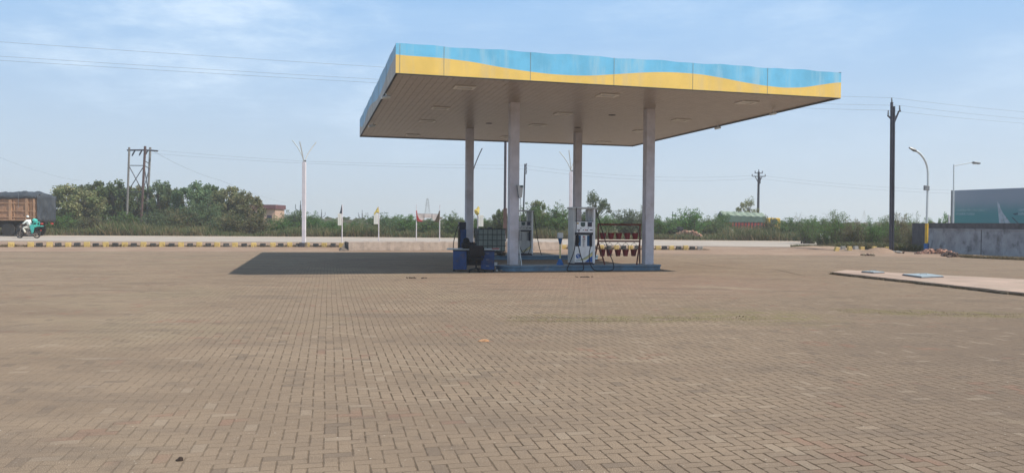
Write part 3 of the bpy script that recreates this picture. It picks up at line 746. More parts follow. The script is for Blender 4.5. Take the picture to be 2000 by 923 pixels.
q = ondesk(911, .5); b = MB(); b.lathe([(.0, .0), (.09, .0), (.115, .06), (.12, .2), (.10, .30), (.05, .35), (0, .36)], n=18); o = b.build('flask', m_dark, None, True); o.location = (q.x, q.y, zt); tag(o, 'tall round dark container standing behind the black bag on the desk', 'container')
q = ondesk(924, .45); b = MB(); b.box((0, 0, .10), (.2, .18, .2), .4, bev=.05, ry=.25); o = b.build('pouch', m_dark, None, True); o.location = (q.x, q.y, zt); tag(o, 'small black pouch leaning right of the bag on the desk', 'pouch')
q = ondesk(968, .15); b = MB(); b.box((0, 0, .012), (.22, .16, .02), .2); b.box((.02, .01, .026), (.2, .14, .006), .5); o = b.build('receipt_book', [m_red], None); o.location = (q.x, q.y, zt); tag(o, 'flat red covered book at the right end of the desk top', 'book')
q = G(969, 506); b = MB(); b.box((0, 0, .05), (.12, .08, .1), .2); o = b.build('paper_box', m_paper, None); q = onaxis(968, C0 - n2 * .1); o.location = (q.x, q.y, ISL); tag(o, 'tiny white carton on the left tip of the front island', 'box')
for px, py, sz, lab in ((970, 530, .07, 'dark grey stone by the left tip of the front island'), (979, 529, .05, 'small pale pebble by the left tip of the front island')):
    q = G(px, py); b = MB(); b.box((0, 0, sz / 2), (sz * 1.3, sz, sz), .5, bev=sz * .3); o = b.build('stone', m_kgry, None); o.location = q; tag(o, lab, 'stone')

# ------------------------------------------------------------------ KERB BLOCKS
def kerbblock(p, ang, mat, lab, grp, w=.31, tilt=0, h=.30):
    b = MB(); b.box((0, 0, h / 2 - .03), (w, .20, h), bev=.02)
    if mat is m_kblk: pass
    o = b.build('kerb_block', mat, None); o.location = (p.x, p.y, R.uniform(-.03, .01)); o.rotation_euler = (R.uniform(-.05, .05), tilt + R.uniform(-.05, .05), ang + R.uniform(-.08, .08))
    return tag(o, lab, 'kerb block', grp)
Ys = [21.7, 60, 97, 133.5, 170, 206.5, 243.5, 280, 316.6, 353.5, 389, 424, 459, 495.5, 533, 566, 600, 633.5, 667.5]
Bs = [77, 114, 151, 187.3, 225, 261.5, 299, 335.2, 371.7, 406.8, 442, 477.3, 513.7, 548.6, 582.7, 617, 651]
KL = [G(-60, 481.6), G(0, 481.6), G(300, 481.2), G(600, 481.6), G(700, 482.2)]
def online(line, px):
    for a, b_ in zip(line[:-1], line[1:]):
        dr = (b_ - a).normalized(); q = onaxis(px, a, dr)
        if a.x - 1e-3 <= q.x <= b_.x + 1e-3: return q, math.atan2(dr.y, dr.x)
    dr = (line[-1] - line[-2]).normalized(); return onaxis(px, line[-2], dr), math.atan2(dr.y, dr.x)
for x in Ys:
    q, a = online(KL, x); kerbblock(q, a, m_kyel, 'yellow painted kerb block in the kerb line left of the low median wall', 'yellow kerb blocks left of the median wall')
for x in Bs:
    q, a = online(KL, x); kerbblock(q, a, m_kblk, 'black painted kerb block in the kerb line left of the low median wall', 'black kerb blocks left of the median wall', h=.26)
KR = [G(1098, 485.6), G(1290, 487.3), G(1375, 488.2)]
for i, x in enumerate((1101, 1175, 1204.5, 1232, 1258.5, 1285.8, 1312, 1339.8)):
    q, a = online(KR, x); kerbblock(q, a, m_kyel, 'yellow painted kerb block in the short kerb line right of the median wall', 'yellow kerb blocks right of the median wall')
for x in (1116, 1130, 1145, 1160, 1190, 1218.5, 1245, 1272, 1298.6, 1326, 1352.5):
    q, a = online(KR, x); kerbblock(q, a, m_kblk, 'black painted kerb block in the short kerb line right of the median wall', 'black kerb blocks right of the median wall', h=.26)
q, a = online(KR, 1368); kerbblock(q, a, m_kgry, 'pale unpainted kerb block ending the kerb line beside the road opening', 'kerb end blocks')
for x, y, mt_, tl, lab in ((1633, 489.5, m_kyel, .3, 'yellow kerb block tilted over, leftmost below the bushes by the tall dark pole'), (1646.5, 488.5, m_kgry, 0, 'grey kerb block between the tilted yellow one and an upright yellow one'), (1659, 489, m_kyel, 0, 'bright upright yellow kerb block below the bushes'), (1671.5, 488.5, m_kgry, 0, 'grey kerb block right of the bright yellow one below the bushes'), (1683.5, 488.5, m_kyel, 0, 'dull yellow kerb block half lost in grass below the bushes'), (1707.5, 489, m_kyel, 0, 'faded yellow kerb block beside a small dirt mound'), (1731.5, 489.2, m_kyel, 0, 'faded yellow kerb block just left of the tall dark pole')):
    kerbblock(G(x, y), .1, mt_, lab, 'scattered kerb blocks by the tall pole', tilt=tl, w=.27)

# ------------------------------------------------------------------ LOW MEDIAN WALL
wa, wb_ = G(681, 489), G(1098, 488.2); dw = (wb_ - wa).normalized(); nw = Vector((-dw.y, dw.x, 0)); hW = .47
b = MB(); N = 60; L = (wb_ - wa).length
front = []
for k in range(N + 1):
    p = wa + dw * (L * k / N) + nw * R.uniform(-.02, .02); front.append((p, hW + R.uniform(-.02, .02)))
for (p, hp), (q, hq) in zip(front[:-1], front[1:]):
    pb, qb = p + nw * 2.2, q + nw * 2.2
    ps, qs = p + nw * .05, q + nw * .05
    b.mi = 0
    b.face([p, q, (qs.x, qs.y, hq), (ps.x, ps.y, hp)]); b.face([(ps.x, ps.y, hp), (qs.x, qs.y, hq), (qb.x, qb.y, hq), (pb.x, pb.y, hp)]); b.face([(qb.x, qb.y, 0), (pb.x, pb.y, 0), (pb.x, pb.y, hp), (qb.x, qb.y, hq)])
p, hp = front[0]; pl = G(664, 489.5); pt = D(673, 472.5, (p + nw * 1.0).y)
b.mi = 1
b.face([pl, p, (p.x, p.y + .05, hp), (pt.x, pt.y, hp)]); pb = p + nw * 2.2
b.face([(pl.x + .3, pl.y + 2.4, 0), pl, (pt.x, pt.y, hp)]); b.face([(pt.x, pt.y, hp), (p.x, p.y + .05, hp), (pb.x, pb.y, hp)]); b.face([(pl.x + .3, pl.y + 2.4, 0), (pt.x, pt.y, hp), (pb.x, pb.y, hp), (pb.x, pb.y, 0)])
q, hq = front[-1]; qb = q + nw * 2.2; b.mi = 0; b.face([q, (qb.x, qb.y, 0), (qb.x, qb.y, hq), (q.x, q.y + .05, hq)])
o = b.build('median_wall', [m_plwall, m_endw], None); tag(o, 'long low stained concrete median wall between the forecourt and the road', 'low wall')

# ------------------------------------------------------------------ STREET LAMPS (white pillars with curved arms)
def pillar_lamp(px, Y, zb, ztop, arms, label, w=.21, base=False):
    p = D(px, 480, Y); t_ = thing('street_lamp', label, 'street lamp', (p.x, Y, 0), 0, 'white pillar street lamps along the kerb')
    b = MB(); b.box((0, 0, (ztop) / 2), (w, w, ztop), bev=.012); b.build('pillar', m_pillarw, t_)
    if base:
        b = MB(); b.box((-.08, -.05, .12), (.33, .32, .26), bev=.02); b.build('footing', m_bwalld, t_)
        b = MB(); b.box((.17, -.02, .14), (.16, .2, .28), bev=.02); b.build('side_block', m_sand, t_)
    for dx, dz, bend, mt_, y_ in arms:
        pts = [(dx * (k / 8) ** bend, y_ * k / 8, ztop - .12 + (dz + .12) * k / 8) for k in range(9)]
        b = MB(); b.tube(pts, .033, 8); b.build('arm', mt_, t_, True)
    b = MB(); b.box((.05, 0, ztop + .05), (.12, .12, .10), bev=.02); b.build('junction_box', m_pole, t_)
pillar_lamp(593.5, 47.6, 0, D(594, 316, 47.6).z, [(-.70, 1.30, 1.7, m_silver, -.1), (-.06, 1.15, 1.4, m_silver, -.8), (.60, 1.25, 1.6, m_greyp, .5)], 'white pillar street lamp with three bare curved arms standing in the kerb line', base=True)
zz = D(1113, 335, 52).z
pillar_lamp(1113.8, 52, 0, zz, [(-.80, 1.32, 1.7, m_silver, -.1), (-.20, 1.38, 1.3, m_silver, -.6), (.45, 1.2, 1.6, m_greyp, .5)], 'white pillar street lamp mostly hidden behind the rear right canopy column')
pillar_lamp(921, 50, 0, D(921, 338, 50).z, [(.62, 1.62, 1.3, m_pole, .3)], 'white pillar street lamp hidden behind the rear left column, one thin arm showing')

# poles seen between the columns
p = D(986.5, 440, 58); t_ = thing('utility_pole', 'dark thick pole standing behind the canopy left of the front left column', 'pole', (p.x, 58, 0), 0)
b = MB(); b.box((-.035, 0, 4.9), (.17, .2, 9.8)); b.build('pole', m_pole, t_)
b = MB(); b.box((.075, 0, 1.4), (.05, .18, 2.8)); b.box((.075, 0, 6.2), (.045, .17, 6.8)); b.build('sunlit_strip', m_pillarw, t_)  # pale strips paint the sunlit right side of the pole
b = MB(); b.box((.0, -.12, 1.7), (.28, .03, 1.9)); b.build('rust_patch', m_polerust, t_)

def vpole(px, Y, ytop, label, h=None, grp='utility poles beyond the road', arm=.9, r=.09, steel=m_pole):
    top = D(px, ytop, Y); t_ = thing('utility_pole', label, 'utility pole', (top.x, Y, 0), 0, grp)
    H = top.z; s = arm
    b = MB(); b.tube([(0, 0, 0), (0, 0, H - .5 * s)], [r * 1.15, r * .85], 8); b.build('pole', steel, t_)
    b = MB(); b.tube([(-.55 * s, 0, H - .95 * s), (-.12 * s, 0, H - 1.3 * s), (0, 0, H - 1.4 * s), (.12 * s, 0, H - 1.3 * s), (.55 * s, 0, H - .95 * s)], .045 * s, 6); b.build('cross_arm', steel, t_)
    b = MB()
    for x, z in ((-.55 * s, H - .95 * s), (.55 * s, H - .95 * s), (0, H - .55 * s)): b.tube([(x, 0, z), (x, 0, z + .5 * s)], .035 * s, 6)
    b.build('insulator', steel, t_); return t_
vpole(554.5, 330, 410, 'small far V-armed pole rising between the peach building and the white lamp pillar', arm=3, r=.28)
vpole(587, 260, 391, 'far V-armed pole just left of the white pillar lamp', arm=3, r=.25)
vpole(628, 330, 408, 'small far V-armed pole just right of the white pillar lamp', arm=2.8, r=.22)
vpole(701.5, 420, 418, 'shorter of two far V-armed poles left of the yellow flag sign', arm=3.2, r=.3)
vpole(707.5, 380, 409, 'taller of two far V-armed poles left of the yellow flag sign', arm=3.4, r=.28)
for px, yt, Y in ((718.5, 415, 500), (1313.5, 413, 170), (1320, 415, 180)):
    top = D(px, yt, Y); b = MB(); b.tube([(0, 0, 0), (0, 0, top.z)], .16 if Y > 300 else .08, 6); o = b.build('bare_pole', m_pole, None); o.location = (top.x, Y, 0)
    tag(o, {718.5: 'thin far bare pole directly left of the yellow flag sign', 1313.5: 'left thin bare pole poking out of the bushes right of the front right column', 1320: 'right thin bare pole poking out of the bushes right of the front right column'}[px], 'pole')
def lattice(px, ytop, Y, label, wb=7.0):
    top = D(px, ytop, Y); H = top.z; t_ = thing('transmission_tower', label, 'transmission tower', (top.x, Y, 0), .3, 'distant lattice towers')
    b = MB(); n = 8; lv = []
    for k in range(n + 1):
        f = k / n; w = wb * (1 - f) ** 1.1 / 2 + .5; lv.append([(-w, -w, H * f), (w, -w, H * f), (w, w, H * f), (-w, w, H * f)])
    for a, c in zip(lv[:-1], lv[1:]):
        for i in range(4):
            b.tube([a[i], c[i]], .17, 4); b.tube([a[i], c[(i + 1) % 4]], .11, 4); b.tube([c[i], c[(i + 1) % 4]], .11, 4)
    b.build('lattice_body', m_lattice, t_)
    for z in (.72, .82, .92):
        b = MB(); w = 5 * (1.25 - z); b.tube([(-w, 0, H * z), (w, 0, H * z)], .2, 4); b.tube([(-w, 0, H * z), (0, 0, H * (z + .05)), (w, 0, H * z)], .12, 4); b.build('cross_arm', m_lattice, t_)
lattice(835, 387, 820, 'pale distant lattice tower above the torn banner')
lattice(1688, 411, 1250, 'faint distant lattice tower left of the tall dark pole', 8)

# H-frame structure on the left
YH = 92
t0 = D(252.5, 290, YH); t1 = D(283.5, 288, YH); t2 = D(293.5, 290, YH + 5)
hf = thing('pole_structure', 'tall three legged power pole structure with cross bracing among the left trees', 'pole structure', (t0.x, YH, 0), 0)
O = Vector((t0.x, YH, 0))
l0b, l1b, l2b = D(247.5, 440, YH) , D(275.5, 440, YH), D(286.5, 440, YH + 5)
def seg(a, c, z): k = (z - a.z) / (c.z - a.z); return a + (c - a) * k
for a, c, mt_, r in ((l0b, t0, m_polegrey, .13), (l1b, t1, m_polerust, .15), (l2b, t2, m_polegrey, .15)):
    b = MB(); q = seg(a, c, 0) - O; b.tube([q, c - O + Vector((0, 0, .15))], r, 6); b.build('leg', mt_, hf)
b = MB(); b.tube([t0 - O + Vector((-.25, 0, -.2)), t1 - O + Vector((0, 0, -.3))], .10, 5); b.tube([t1 - O + Vector((0, 0, -.3)), t2 - O + Vector((.9, 0, -.3))], .10, 5); b.build('top_beam', m_pole, hf)
zA, zB = D(250, 323, YH).z, D(250, 374, YH).z
b = MB(); pA0, pA1, pB0, pB1 = seg(l0b, t0, zA), seg(l1b, t1, zA), seg(l0b, t0, zB), seg(l1b, t1, zB); pA2 = seg(l2b, t2, zA); pB2 = seg(l2b, t2, zB)
for a, c in ((pA0, pA1), (pA1, pA2), (pB0, pB1), (pA0, pB1), (pB0, pA1), (pA1, pB2), (pB1, pA2)): b.tube([a - O, c - O], .05, 5)
z3 = D(290, 314, YH).z; b.tube([seg(l1b, t1, z3) - O, seg(l2b, t2, z3) - O], .05, 5)
b.build('bracing', m_pole, hf)
for f in (.35, .8, 1.25):
    b = MB(); q = (t0.lerp(t1, min(f, 1)) if f <= 1 else t1.lerp(t2, .5)) - O; b.tube([q + Vector((0, 0, -.3)), q + Vector((-.25, 0, -.75)), q + Vector((-.35, 0, -.95))], [.08, .10, .03], 6); b.build('insulator', m_pole, hf)

# pole seen right of front left column (far side), and the cross-armed pole on the right
YP = 100; a_ = D(1025.5, 320, YP)
t_ = thing('utility_pole', 'slim pole with insulators seen between the front left column and the dispenser', 'utility pole', (a_.x, YP, 0), 0, 'utility poles beyond the road')
bx_ = D(1021.5, 440, YP).x - a_.x
b = MB(); b.tube([(bx_ * 1.1, 0, 0), (0, 0, a_.z)], .10, 8); b.build('pole', m_pole, t_)
b = MB(); 
for k in range(3): b.tube([(.02, -.4, a_.z - .3 - k * .5), (.20, .4, a_.z - .2 - k * .5)], .05, 5)
b.build('cross_arm', m_pole, t_)
b = MB()
for k in range(3): b.tube([(.16, .3, a_.z - .3 - k * .45), (.20, .3, a_.z + .1 - k * .45)], .06, 6)
b.build('insulator', m_pole, t_)
YC = 108; a_ = D(1482, 331, YC)
t_ = thing('utility_pole', 'dark pole with two short cross arms above the green covered truck', 'utility pole', (a_.x, YC, 0), 0, 'utility poles beyond the road')
H = a_.z
b = MB(); b.tube([(0, 0, 0), (0, 0, H - .3)], [.19, .15], 8); b.build('pole', m_pole, t_)
for z, w in ((H - .5, .55), (H - .95, .92)):
    b = MB(); b.box((0, 0, z), (2 * w * .8, .12, .10)); b.tube([(-w, 0, z), (w, 0, z)], .04, 5); b.build('cross_arm', m_pole, t_)
b = MB(); b.tube([(-.5, 0, H - .95), (-.1, 0, H - 1.7)], .05, 5); b.tube([(.5, 0, H - .95), (.1, 0, H - 1.7)], .05, 5); b.tube([(0, 0, H - .3), (0, 0, H)], .06, 6); b.box((.12, -.1, H - 1.5), (.2, .2, .9)); b.build('bracket', m_pole, t_)
b = MB()
for x, z in ((-.9, H - .95), (.9, H - .95), (-.5, H - .5), (.5, H - .5)): b.tube([(x, 0, z), (x, 0, z + .3)], .06, 6)
b.build('insulator', m_pole, t_)

# tall double rail pole on the right
pr_ = G(1741, 491); YR = pr_.y; H = D(1743, 200, YR).z; 
tp = thing('utility_pole', 'tall dark steel rail pole with V arms near the boundary wall', 'utility pole', (pr_.x, YR, 0), 0)
lean = D(1743.5, 200, YR).x - pr_.x
b = MB(); b.tube([(-.055, 0, 0), (lean - .055, 0, H)], .095, 4); b.tube([(.085, 0, 0), (lean + .085, 0, H - .25)], .085, 4); b.build('pole', m_pole, tp)
def atp(px, py): q = D(px, py, YR); return (q.x - pr_.x, 0, q.z)
b = MB(); b.tube([atp(1741, 233), atp(1735, 226.5), atp(1733.5, 226)], .055, 6); b.build('left_arm', m_pole, tp)
b = MB(); b.tube([atp(1747, 238), atp(1755.5, 217.5), atp(1759, 217)], .055, 6); b.tube([atp(1746, 228), atp(1752, 226.5)], .035, 5); b.build('right_arm', m_pole, tp)
for p0, p1 in (((1742, 201), (1741.5, 191)), ((1734.8, 226), (1735, 215.5)), ((1757.5, 216), (1757, 206))):
    b = MB(); b.tube([atp(*p0), atp(*p1)], [.06, .04], 6); b.build('insulator', m_galv, tp)

# ------------------------------------------------------------------ WIRES
def wire(pts, sag, label, r=.012, grp=None):
    pts = [Vector(p) for p in pts]; c = sum(pts, Vector()) / len(pts)
    b = MB(); full = []
    for a, c_ in zip(pts[:-1], pts[1:]):
        for k in range(16):
            t = k / 16; q = a.lerp(c_, t); q.z -= sag * 4 * t * (1 - t); full.append(q)
    full.append(pts[-1]); b.tube(full, r, 5); o = b.build('power_line', m_wire, None); tag(o, label, 'power line', grp)
for nm, (tx, ty), lx, lz, rx in (('topmost', (1741.5, 191), (0, 82), (742, 131), (2000, 218.5)), ('middle', (1757, 206), (0, 110), (735, 155), (2000, 232)), ('lowest', (1735, 215.5), (0, 118), (726, 161.5), (2000, 241))):
    T = D(tx, ty, YR); Lf = D(-160, lx[1] - 11, 36.5); Md = D(lz[0], lz[1], 44); Rt = D(2220, rx[1] + 24, 62)
    wire([Lf, D(*lx, 38.6), Md], .02, nm + ' of the three wires crossing the sky left of the canopy', .0075)
    wire([Md, T], .25, nm + ' of the three wires passing behind the canopy to the tall dark pole', .0075)
    wire([T, D(*rx, 58), Rt], .05, nm + ' of the three wires running right from the tall dark pole', .0075)
hA = D(294, 292, YH + 5); pA = D(1026, 323, YP); pC = D(1482, 342, YC)
for k, dz in enumerate((0, -.45)):
    nm = ('upper', 'lower')[k]
    wire([hA + Vector((0, 0, dz)), D(600, 315 + 4 * k, 98), pA + Vector((0, 0, dz))], .1, nm + ' faint wire from the three legged structure towards the canopy', .010)
    wire([pA + Vector((0, 0, dz)), pC + Vector((0, 0, dz))], .8, nm + ' faint wire behind the canopy to the cross-armed pole', .010)
    wire([pC + Vector((0, 0, dz)), D(2050, 372 + 6 * k, 125)], .8, nm + ' faint wire from the cross-armed pole to the right', .010)
wire([hA, D(430, 352, 120), D(560, 396, 260)], .4, 'thin wire sloping down from the three legged structure to the far poles', .016)
wire([D(-40, 290, 84), D(90, 338, 100), D(160, 352, 120)], .2, 'thin wire sloping down behind the truck at the left edge', .010)

# ------------------------------------------------------------------ FLAG SIGNS
def postsign(px, Y, ytop, label, flag, bx0, bx1, by0, by1, r=.035):
    p = D(px, 470, Y); t_ = thing('flag_sign', label, 'sign', (p.x, Y, 0), 0)
    H = D(px, ytop, Y).z; a, c = D(bx0, by0, Y), D(bx1, by1, Y)
    b = MB(); b.tube([(0, 0, 0), (0, 0, H)], r, 8); b.build('post', m_pillarw, t_)
    b = MB(); b.box(((a.x + c.x) / 2 - p.x, -.05, (a.z + c.z) / 2), (c.x - a.x, .04, a.z - c.z), bev=.006); bd = b.build('board', m_signw, t_)
    b = MB(); b.box(((a.x + c.x) / 2 - p.x, -.073, (a.z + c.z) / 2), (.008, .004, (a.z - c.z) * .9)); b.build('board_crease', m_greyp, bd)
    if flag:
        b = MB(); mt_, outl, folds = flag
        pts = [D(x, y, Y) for x, y in outl]; n = len(pts)
        for k in range(2):
            off = -.02 - .03 * k
        vs = [(q.x - p.x, -.03 + .05 * math.sin(i * 2.1), q.z) for i, q in enumerate(pts)] + [(q.x - p.x, -.05 + .05 * math.sin(i * 2.1), q.z) for i, q in enumerate(pts)]
        cx = sum(v[0] for v in vs[:n]) / n; cz = sum(v[2] for v in vs[:n]) / n
        vs += [(cx, -.07, cz), (cx, -.01, cz)]
        fs = []
        for i in range(n): fs += [(2 * n, n + i, n + (i + 1) % n), (2 * n + 1, (i + 1) % n, i), (i, (i + 1) % n, n + (i + 1) % n, n + i)]
        b.raw(vs, fs); b.build('flag', mt_, t_)
    return t_
postsign(668, 50, 399.5, 'white vertical board with furled dark flag on top near the median wall end', (m_flagd, [(667.5, 400), (668.6, 400), (668.4, 416.5), (663, 417), (665, 411), (666.4, 406)], 2), 660.3, 667, 416.5, 440)
postsign(739.5, 50, 403, 'white vertical board sign with a tied yellow flag above the median wall', (m_flagy, [(738, 404), (740.5, 408), (741, 415), (739, 416), (735, 415.5), (731, 420), (730.5, 416), (735, 409)], 2), 730.5, 738.6, 418, 437.5)
postsign(933, 48.5, 404, 'narrow white ribbed board with a yellow flag seen right of the rear left column', (m_flagy, [(934, 402), (937, 406), (936, 418), (932, 421), (927, 416), (926, 410), (931, 407)], 2), 934.5, 944, 420, 442)
Yb = 50; a_, c_ = D(813, 470, Yb), D(858.5, 470, Yb); zt_ = D(813, 399, Yb).z
t_ = thing('banner_frame', 'torn pale banner with red corner hanging between two thin posts', 'banner', (a_.x, Yb, 0), 0)
for x in (0, c_.x - a_.x):
    b = MB(); b.tube([(x, 0, 0), (x, 0, D(813, 432, Yb).z)], .032, 8); b.tube([(x, 0, D(813, 432, Yb).z), (x, 0, zt_)], .018, 6); b.build('post', m_pillarw, t_)
def bb(pl, y_): return [(D(x, y, Yb).x - a_.x, y_, D(x, y, Yb).z) for x, y in pl]
def slabp(b, pl, y0, th=.012):
    f = bb(pl, y0); k = bb(pl, y0 + th); n = len(f); b.raw(f + k, [tuple(range(n - 1, -1, -1)), tuple(range(n, 2 * n))] + [(i, (i + 1) % n, n + (i + 1) % n, n + i) for i in range(n)])
b = MB(); slabp(b, [(815, 417), (828.5, 417.2), (828.8, 428), (822, 431), (818, 428)], -.02); slabp(b, [(828.8, 417.2), (844, 417.6), (844, 425.6), (829, 425)], -.02); slabp(b, [(844, 417.6), (856, 418), (852, 428), (848, 431), (844.3, 427)], -.02); b.build('cloth', m_bannw, t_)
b = MB(); slabp(b, [(812.6, 411), (814.6, 411), (815.6, 420), (819, 428), (825, 430.5), (826, 432.5), (818, 432.5), (814, 430)], -.04); b.build('torn_edge', m_bannr, t_)
b = MB(); slabp(b, [(859.5, 411), (857.5, 412), (855, 420), (850, 430), (846, 432.5), (857, 433), (859, 428)], -.04); b.build('torn_edge', m_wood, t_)
b = MB(); f0 = D(814, 417, Yb); f1 = D(857, 418, Yb); b.tube([(f0.x - a_.x, 0, f0.z), (f1.x - a_.x, 0, f1.z)], .014, 6); f0 = D(814, 433, Yb); f1 = D(857, 433.5, Yb); b.tube([(f0.x - a_.x, 0, f0.z), (f1.x - a_.x, 0, f1.z)], .010, 6)
for x in (828.6, 844): q0, q1 = D(x, 417, Yb), D(x, 426, Yb); b.tube([(q0.x - a_.x, -.03, q0.z), (q1.x - a_.x, -.03, q1.z)], .01, 5)
b.build('frame_bar', m_pole, t_)

# ------------------------------------------------------------------ RIGHT SIDE: wall, billboard, lamps, pad
W0, W1, W2 = G(1787, 488.5), G(1812, 490.8), G(2000, 503.0)
dr = (W2 - W1).normalized(); W3 = W1 + dr * 24; hwl = 1.42; htot = 1.80
wl = thing('boundary_wall', 'weathered grey plastered boundary wall with dark mouldy coping', 'wall', (W1.x, W1.y, 0), 0)
def wallseg(a, c, z0, z1, th, out, name, mt_, par):
    a = a - W1; c = c - W1; u = (c - a).normalized(); n_ = Vector((-u.y, u.x, 0))
    poly = [a - n_ * out, c - n_ * out, c + n_ * th, a + n_ * th]; b = MB(); b.prism([(p.x, p.y) for p in poly], z0, z1); return b.build(name, mt_, par)
w_ = wallseg(W1, W3, -.1, hwl, .25, 0, 'wall_face', m_bwall, wl)
wallseg(W1 - dr * .05, W3, hwl, hwl + .05, .3, .05, 'ledge', m_bwall, wl); wallseg(W1 - dr * .03, W3, hwl + .05, htot, .27, .0, 'coping', m_bwalld, wl)
dr0 = (W1 - W0).normalized()
for k in range(1, 5):
    c = W1 - W1 + dr * (k * 5.2); n_ = Vector((-dr.y, dr.x, 0)); b = MB(); b.box((c.x - n_.x * .012, c.y - n_.y * .012, .70), (.02, .03, 1.42), math.atan2(dr.y, dr.x)); b.build('expansion_joint', m_bwalld, wl)
n_ = Vector((-dr.y, dr.x, 0))
Wr = W1 - dr * .02
pp = [W0 - W1, Vector((-.02, -.0, 0)), Vector((-.02, .3, 0)), W0 - W1 + Vector((.1, .6, 0))]
b = MB(); b.prism([(p.x, p.y) for p in pp], -.1, htot - .02); b.build('return_wall', m_bwalld, wl)  # dark colour stands in for the shade on this left-facing side
# billboard
B0, B1 = D(1862, 400, 60), D(2000, 400, 55); drb = (B1 - B0).normalized(); Bz1 = D(1862, 371.8, 60).z; Bz0 = 1.2; Lb = 22
bl = thing('billboard', 'long teal and grey printed billboard showing a pale road behind the boundary wall', 'billboard', (B0.x, B0.y, 0), math.atan2(drb.y, drb.x))
mbl, t, bs = newmat('billboard_print', .5)
ob = t.obj(); x, y, z = t.sep(ob)
f = t.m('DIVIDE', t.m('SUBTRACT', z, Bz0), Bz1 - Bz0)
nz = t.noise(ob, .8, 4, .6)
c = t.mix(t.ramp(t.m('ADD', f, t.m('MULTIPLY', t.m('SUBTRACT', nz, .5), .25)), .35, .85), (.03, .22, .225), (.26, .30, .36))
c = t.mix(t.m('MULTIPLY', t.ramp(t.m('ADD', x, t.m('MULTIPLY', nz, 2)), .5, 4), .22), c, (.06, .14, .24))
t.put(bs.inputs['Base Color'], c)
b = MB(); b.box((Lb / 2, 0, (Bz0 + Bz1) / 2), (Lb, .10, Bz1 - Bz0)); pn = b.build('panel', mbl, bl)
b = MB(); b.box((-.09, .05, Bz1 / 2), (.17, .22, Bz1)); b.build('side_post', m_galv, bl)
for k in range(1, 6):
    b = MB(); b.box((k * 3.6, .2, (Bz1 - .1) / 2), (.12, .2, Bz1 - .1)); b.build('support', m_galv, bl)
def bp(px, py, off=-.054):
    Pl = Vector((B0.x, B0.y, 0)); q = onaxis(px, Pl, drb); s = (q - Pl).dot(drb); z = D(px, py, q.y).z; return (s, off, z)
m_roadp = M('printed_road', (.34, .40, .46), .5, bump=0); m_txt = M('printed_text', (.28, .42, .44), .5, bump=0); m_txt2 = M('printed_text_pale', (.32, .42, .50), .5, bump=0); m_dkp = M('printed_dark', (.012, .06, .10), .5, bump=0)
b = MB(); b.face([bp(1952.5, 436), bp(1962.5, 436), bp(1952, 398), bp(1947.5, 393)]); b.face([bp(1963.5, 436), bp(1975, 436), bp(1961, 418), bp(1955, 408), bp(1950, 394)]); b.build('road_print', m_roadp, pn)
b = MB(); b.face([bp(1978, 417), bp(1988, 415), bp(1989, 419), bp(1983, 420)]); b.face([bp(1976, 424), bp(1988, 436), bp(1991, 436), bp(1979, 424)]); b.face([bp(1966, 424), bp(1968, 425), bp(1967, 428), bp(1965.5, 427)]); b.build('car_print', m_dkp, pn)
b = MB(); rr = random.Random(5)
def textline(x0, x1, y, h, gaps):
    x = x0
    while x < x1:
        w = rr.uniform(1.2, 2.3)
        if any(a < x < c for a, c in gaps): x += 1; continue
        k = rr.random()
        a, c = bp(x, y + h, -.055), bp(x + w * .8, y, -.055)
        zc = (a[2] + c[2]) / 2; hh = (c[2] - a[2])
        b.box(((a[0] + c[0]) / 2 - .3 * (c[0] - a[0]), -.055, zc), ((c[0] - a[0]) * .28, .004, hh))
        if k < .5: b.box(((a[0] + c[0]) / 2 + .1, -.0548, zc + hh * .38), ((c[0] - a[0]) * .8, .003, hh * .22))
        if k > .3: b.box(((a[0] + c[0]) / 2 + .04, -.0546, zc), ((c[0] - a[0]) * .7, .003, hh * .2))
        x += w
textline(1868.5, 1925, 408.5, 4.2, ((1879, 1880), (1896, 1898), (1909, 1911))); b.build('lettering', m_txt, pn)
b = MB(); textline(1867.5, 1903, 416, 4.2, ((1888, 1890),)); textline(1989, 2015, 408, 4, ()); textline(1989, 2015, 415, 5, ()); b.build('lettering', m_txt2, pn)

# curved street lamp with yellow / blue base
pl_ = G(1809.0, 492.3); t_ = thing('street_lamp', 'curved silver street lamp with yellow and blue painted foot by the wall corner', 'street lamp', (pl_.x, pl_.y, 0), 0)
YL = pl_.y
def al(px, py): q = D(px, py, YL); return (q.x - pl_.x, 0, q.z)
zy, zb = al(1810, 436)[2], al(1810, 475)[2]
b = MB(); b.tube([(0, 0, 0), (0, 0, zb)], .14, 12); b.build('blue_foot', m_poleb, t_, True)
b = MB(); b.tube([(0, 0, zb), (0, 0, zy)], .095, 12); b.build('yellow_sleeve', m_poley, t_, True)
b = MB(); b.tube(smoothpath([(0, 0, zy), al(1811, 400), al(1812.5, 350), al(1811.5, 328), al(1806.5, 313), al(1798, 301), al(1789.5, 294.5)], 5), .065, 10); b.build('pole', m_silver, t_, True)
b = MB(); q0, q1 = Vector(al(1790, 295)), Vector(al(1775.5, 288)); b.tube([q0, q0.lerp(q1, .3), q1], [.06, .11, .05], 8); b.build('lamp_head', m_galv, t_, True)
q = Vector(al(1806.5, 367)); b = MB(); b.box(q + Vector((0, -.12, 0)), (.34, .10, .30), rz=.4, bev=.02); b.box(q + Vector((.15, -.02, -.02)), (.18, .12, .26)); b.build('floodlight', m_galv, t_)
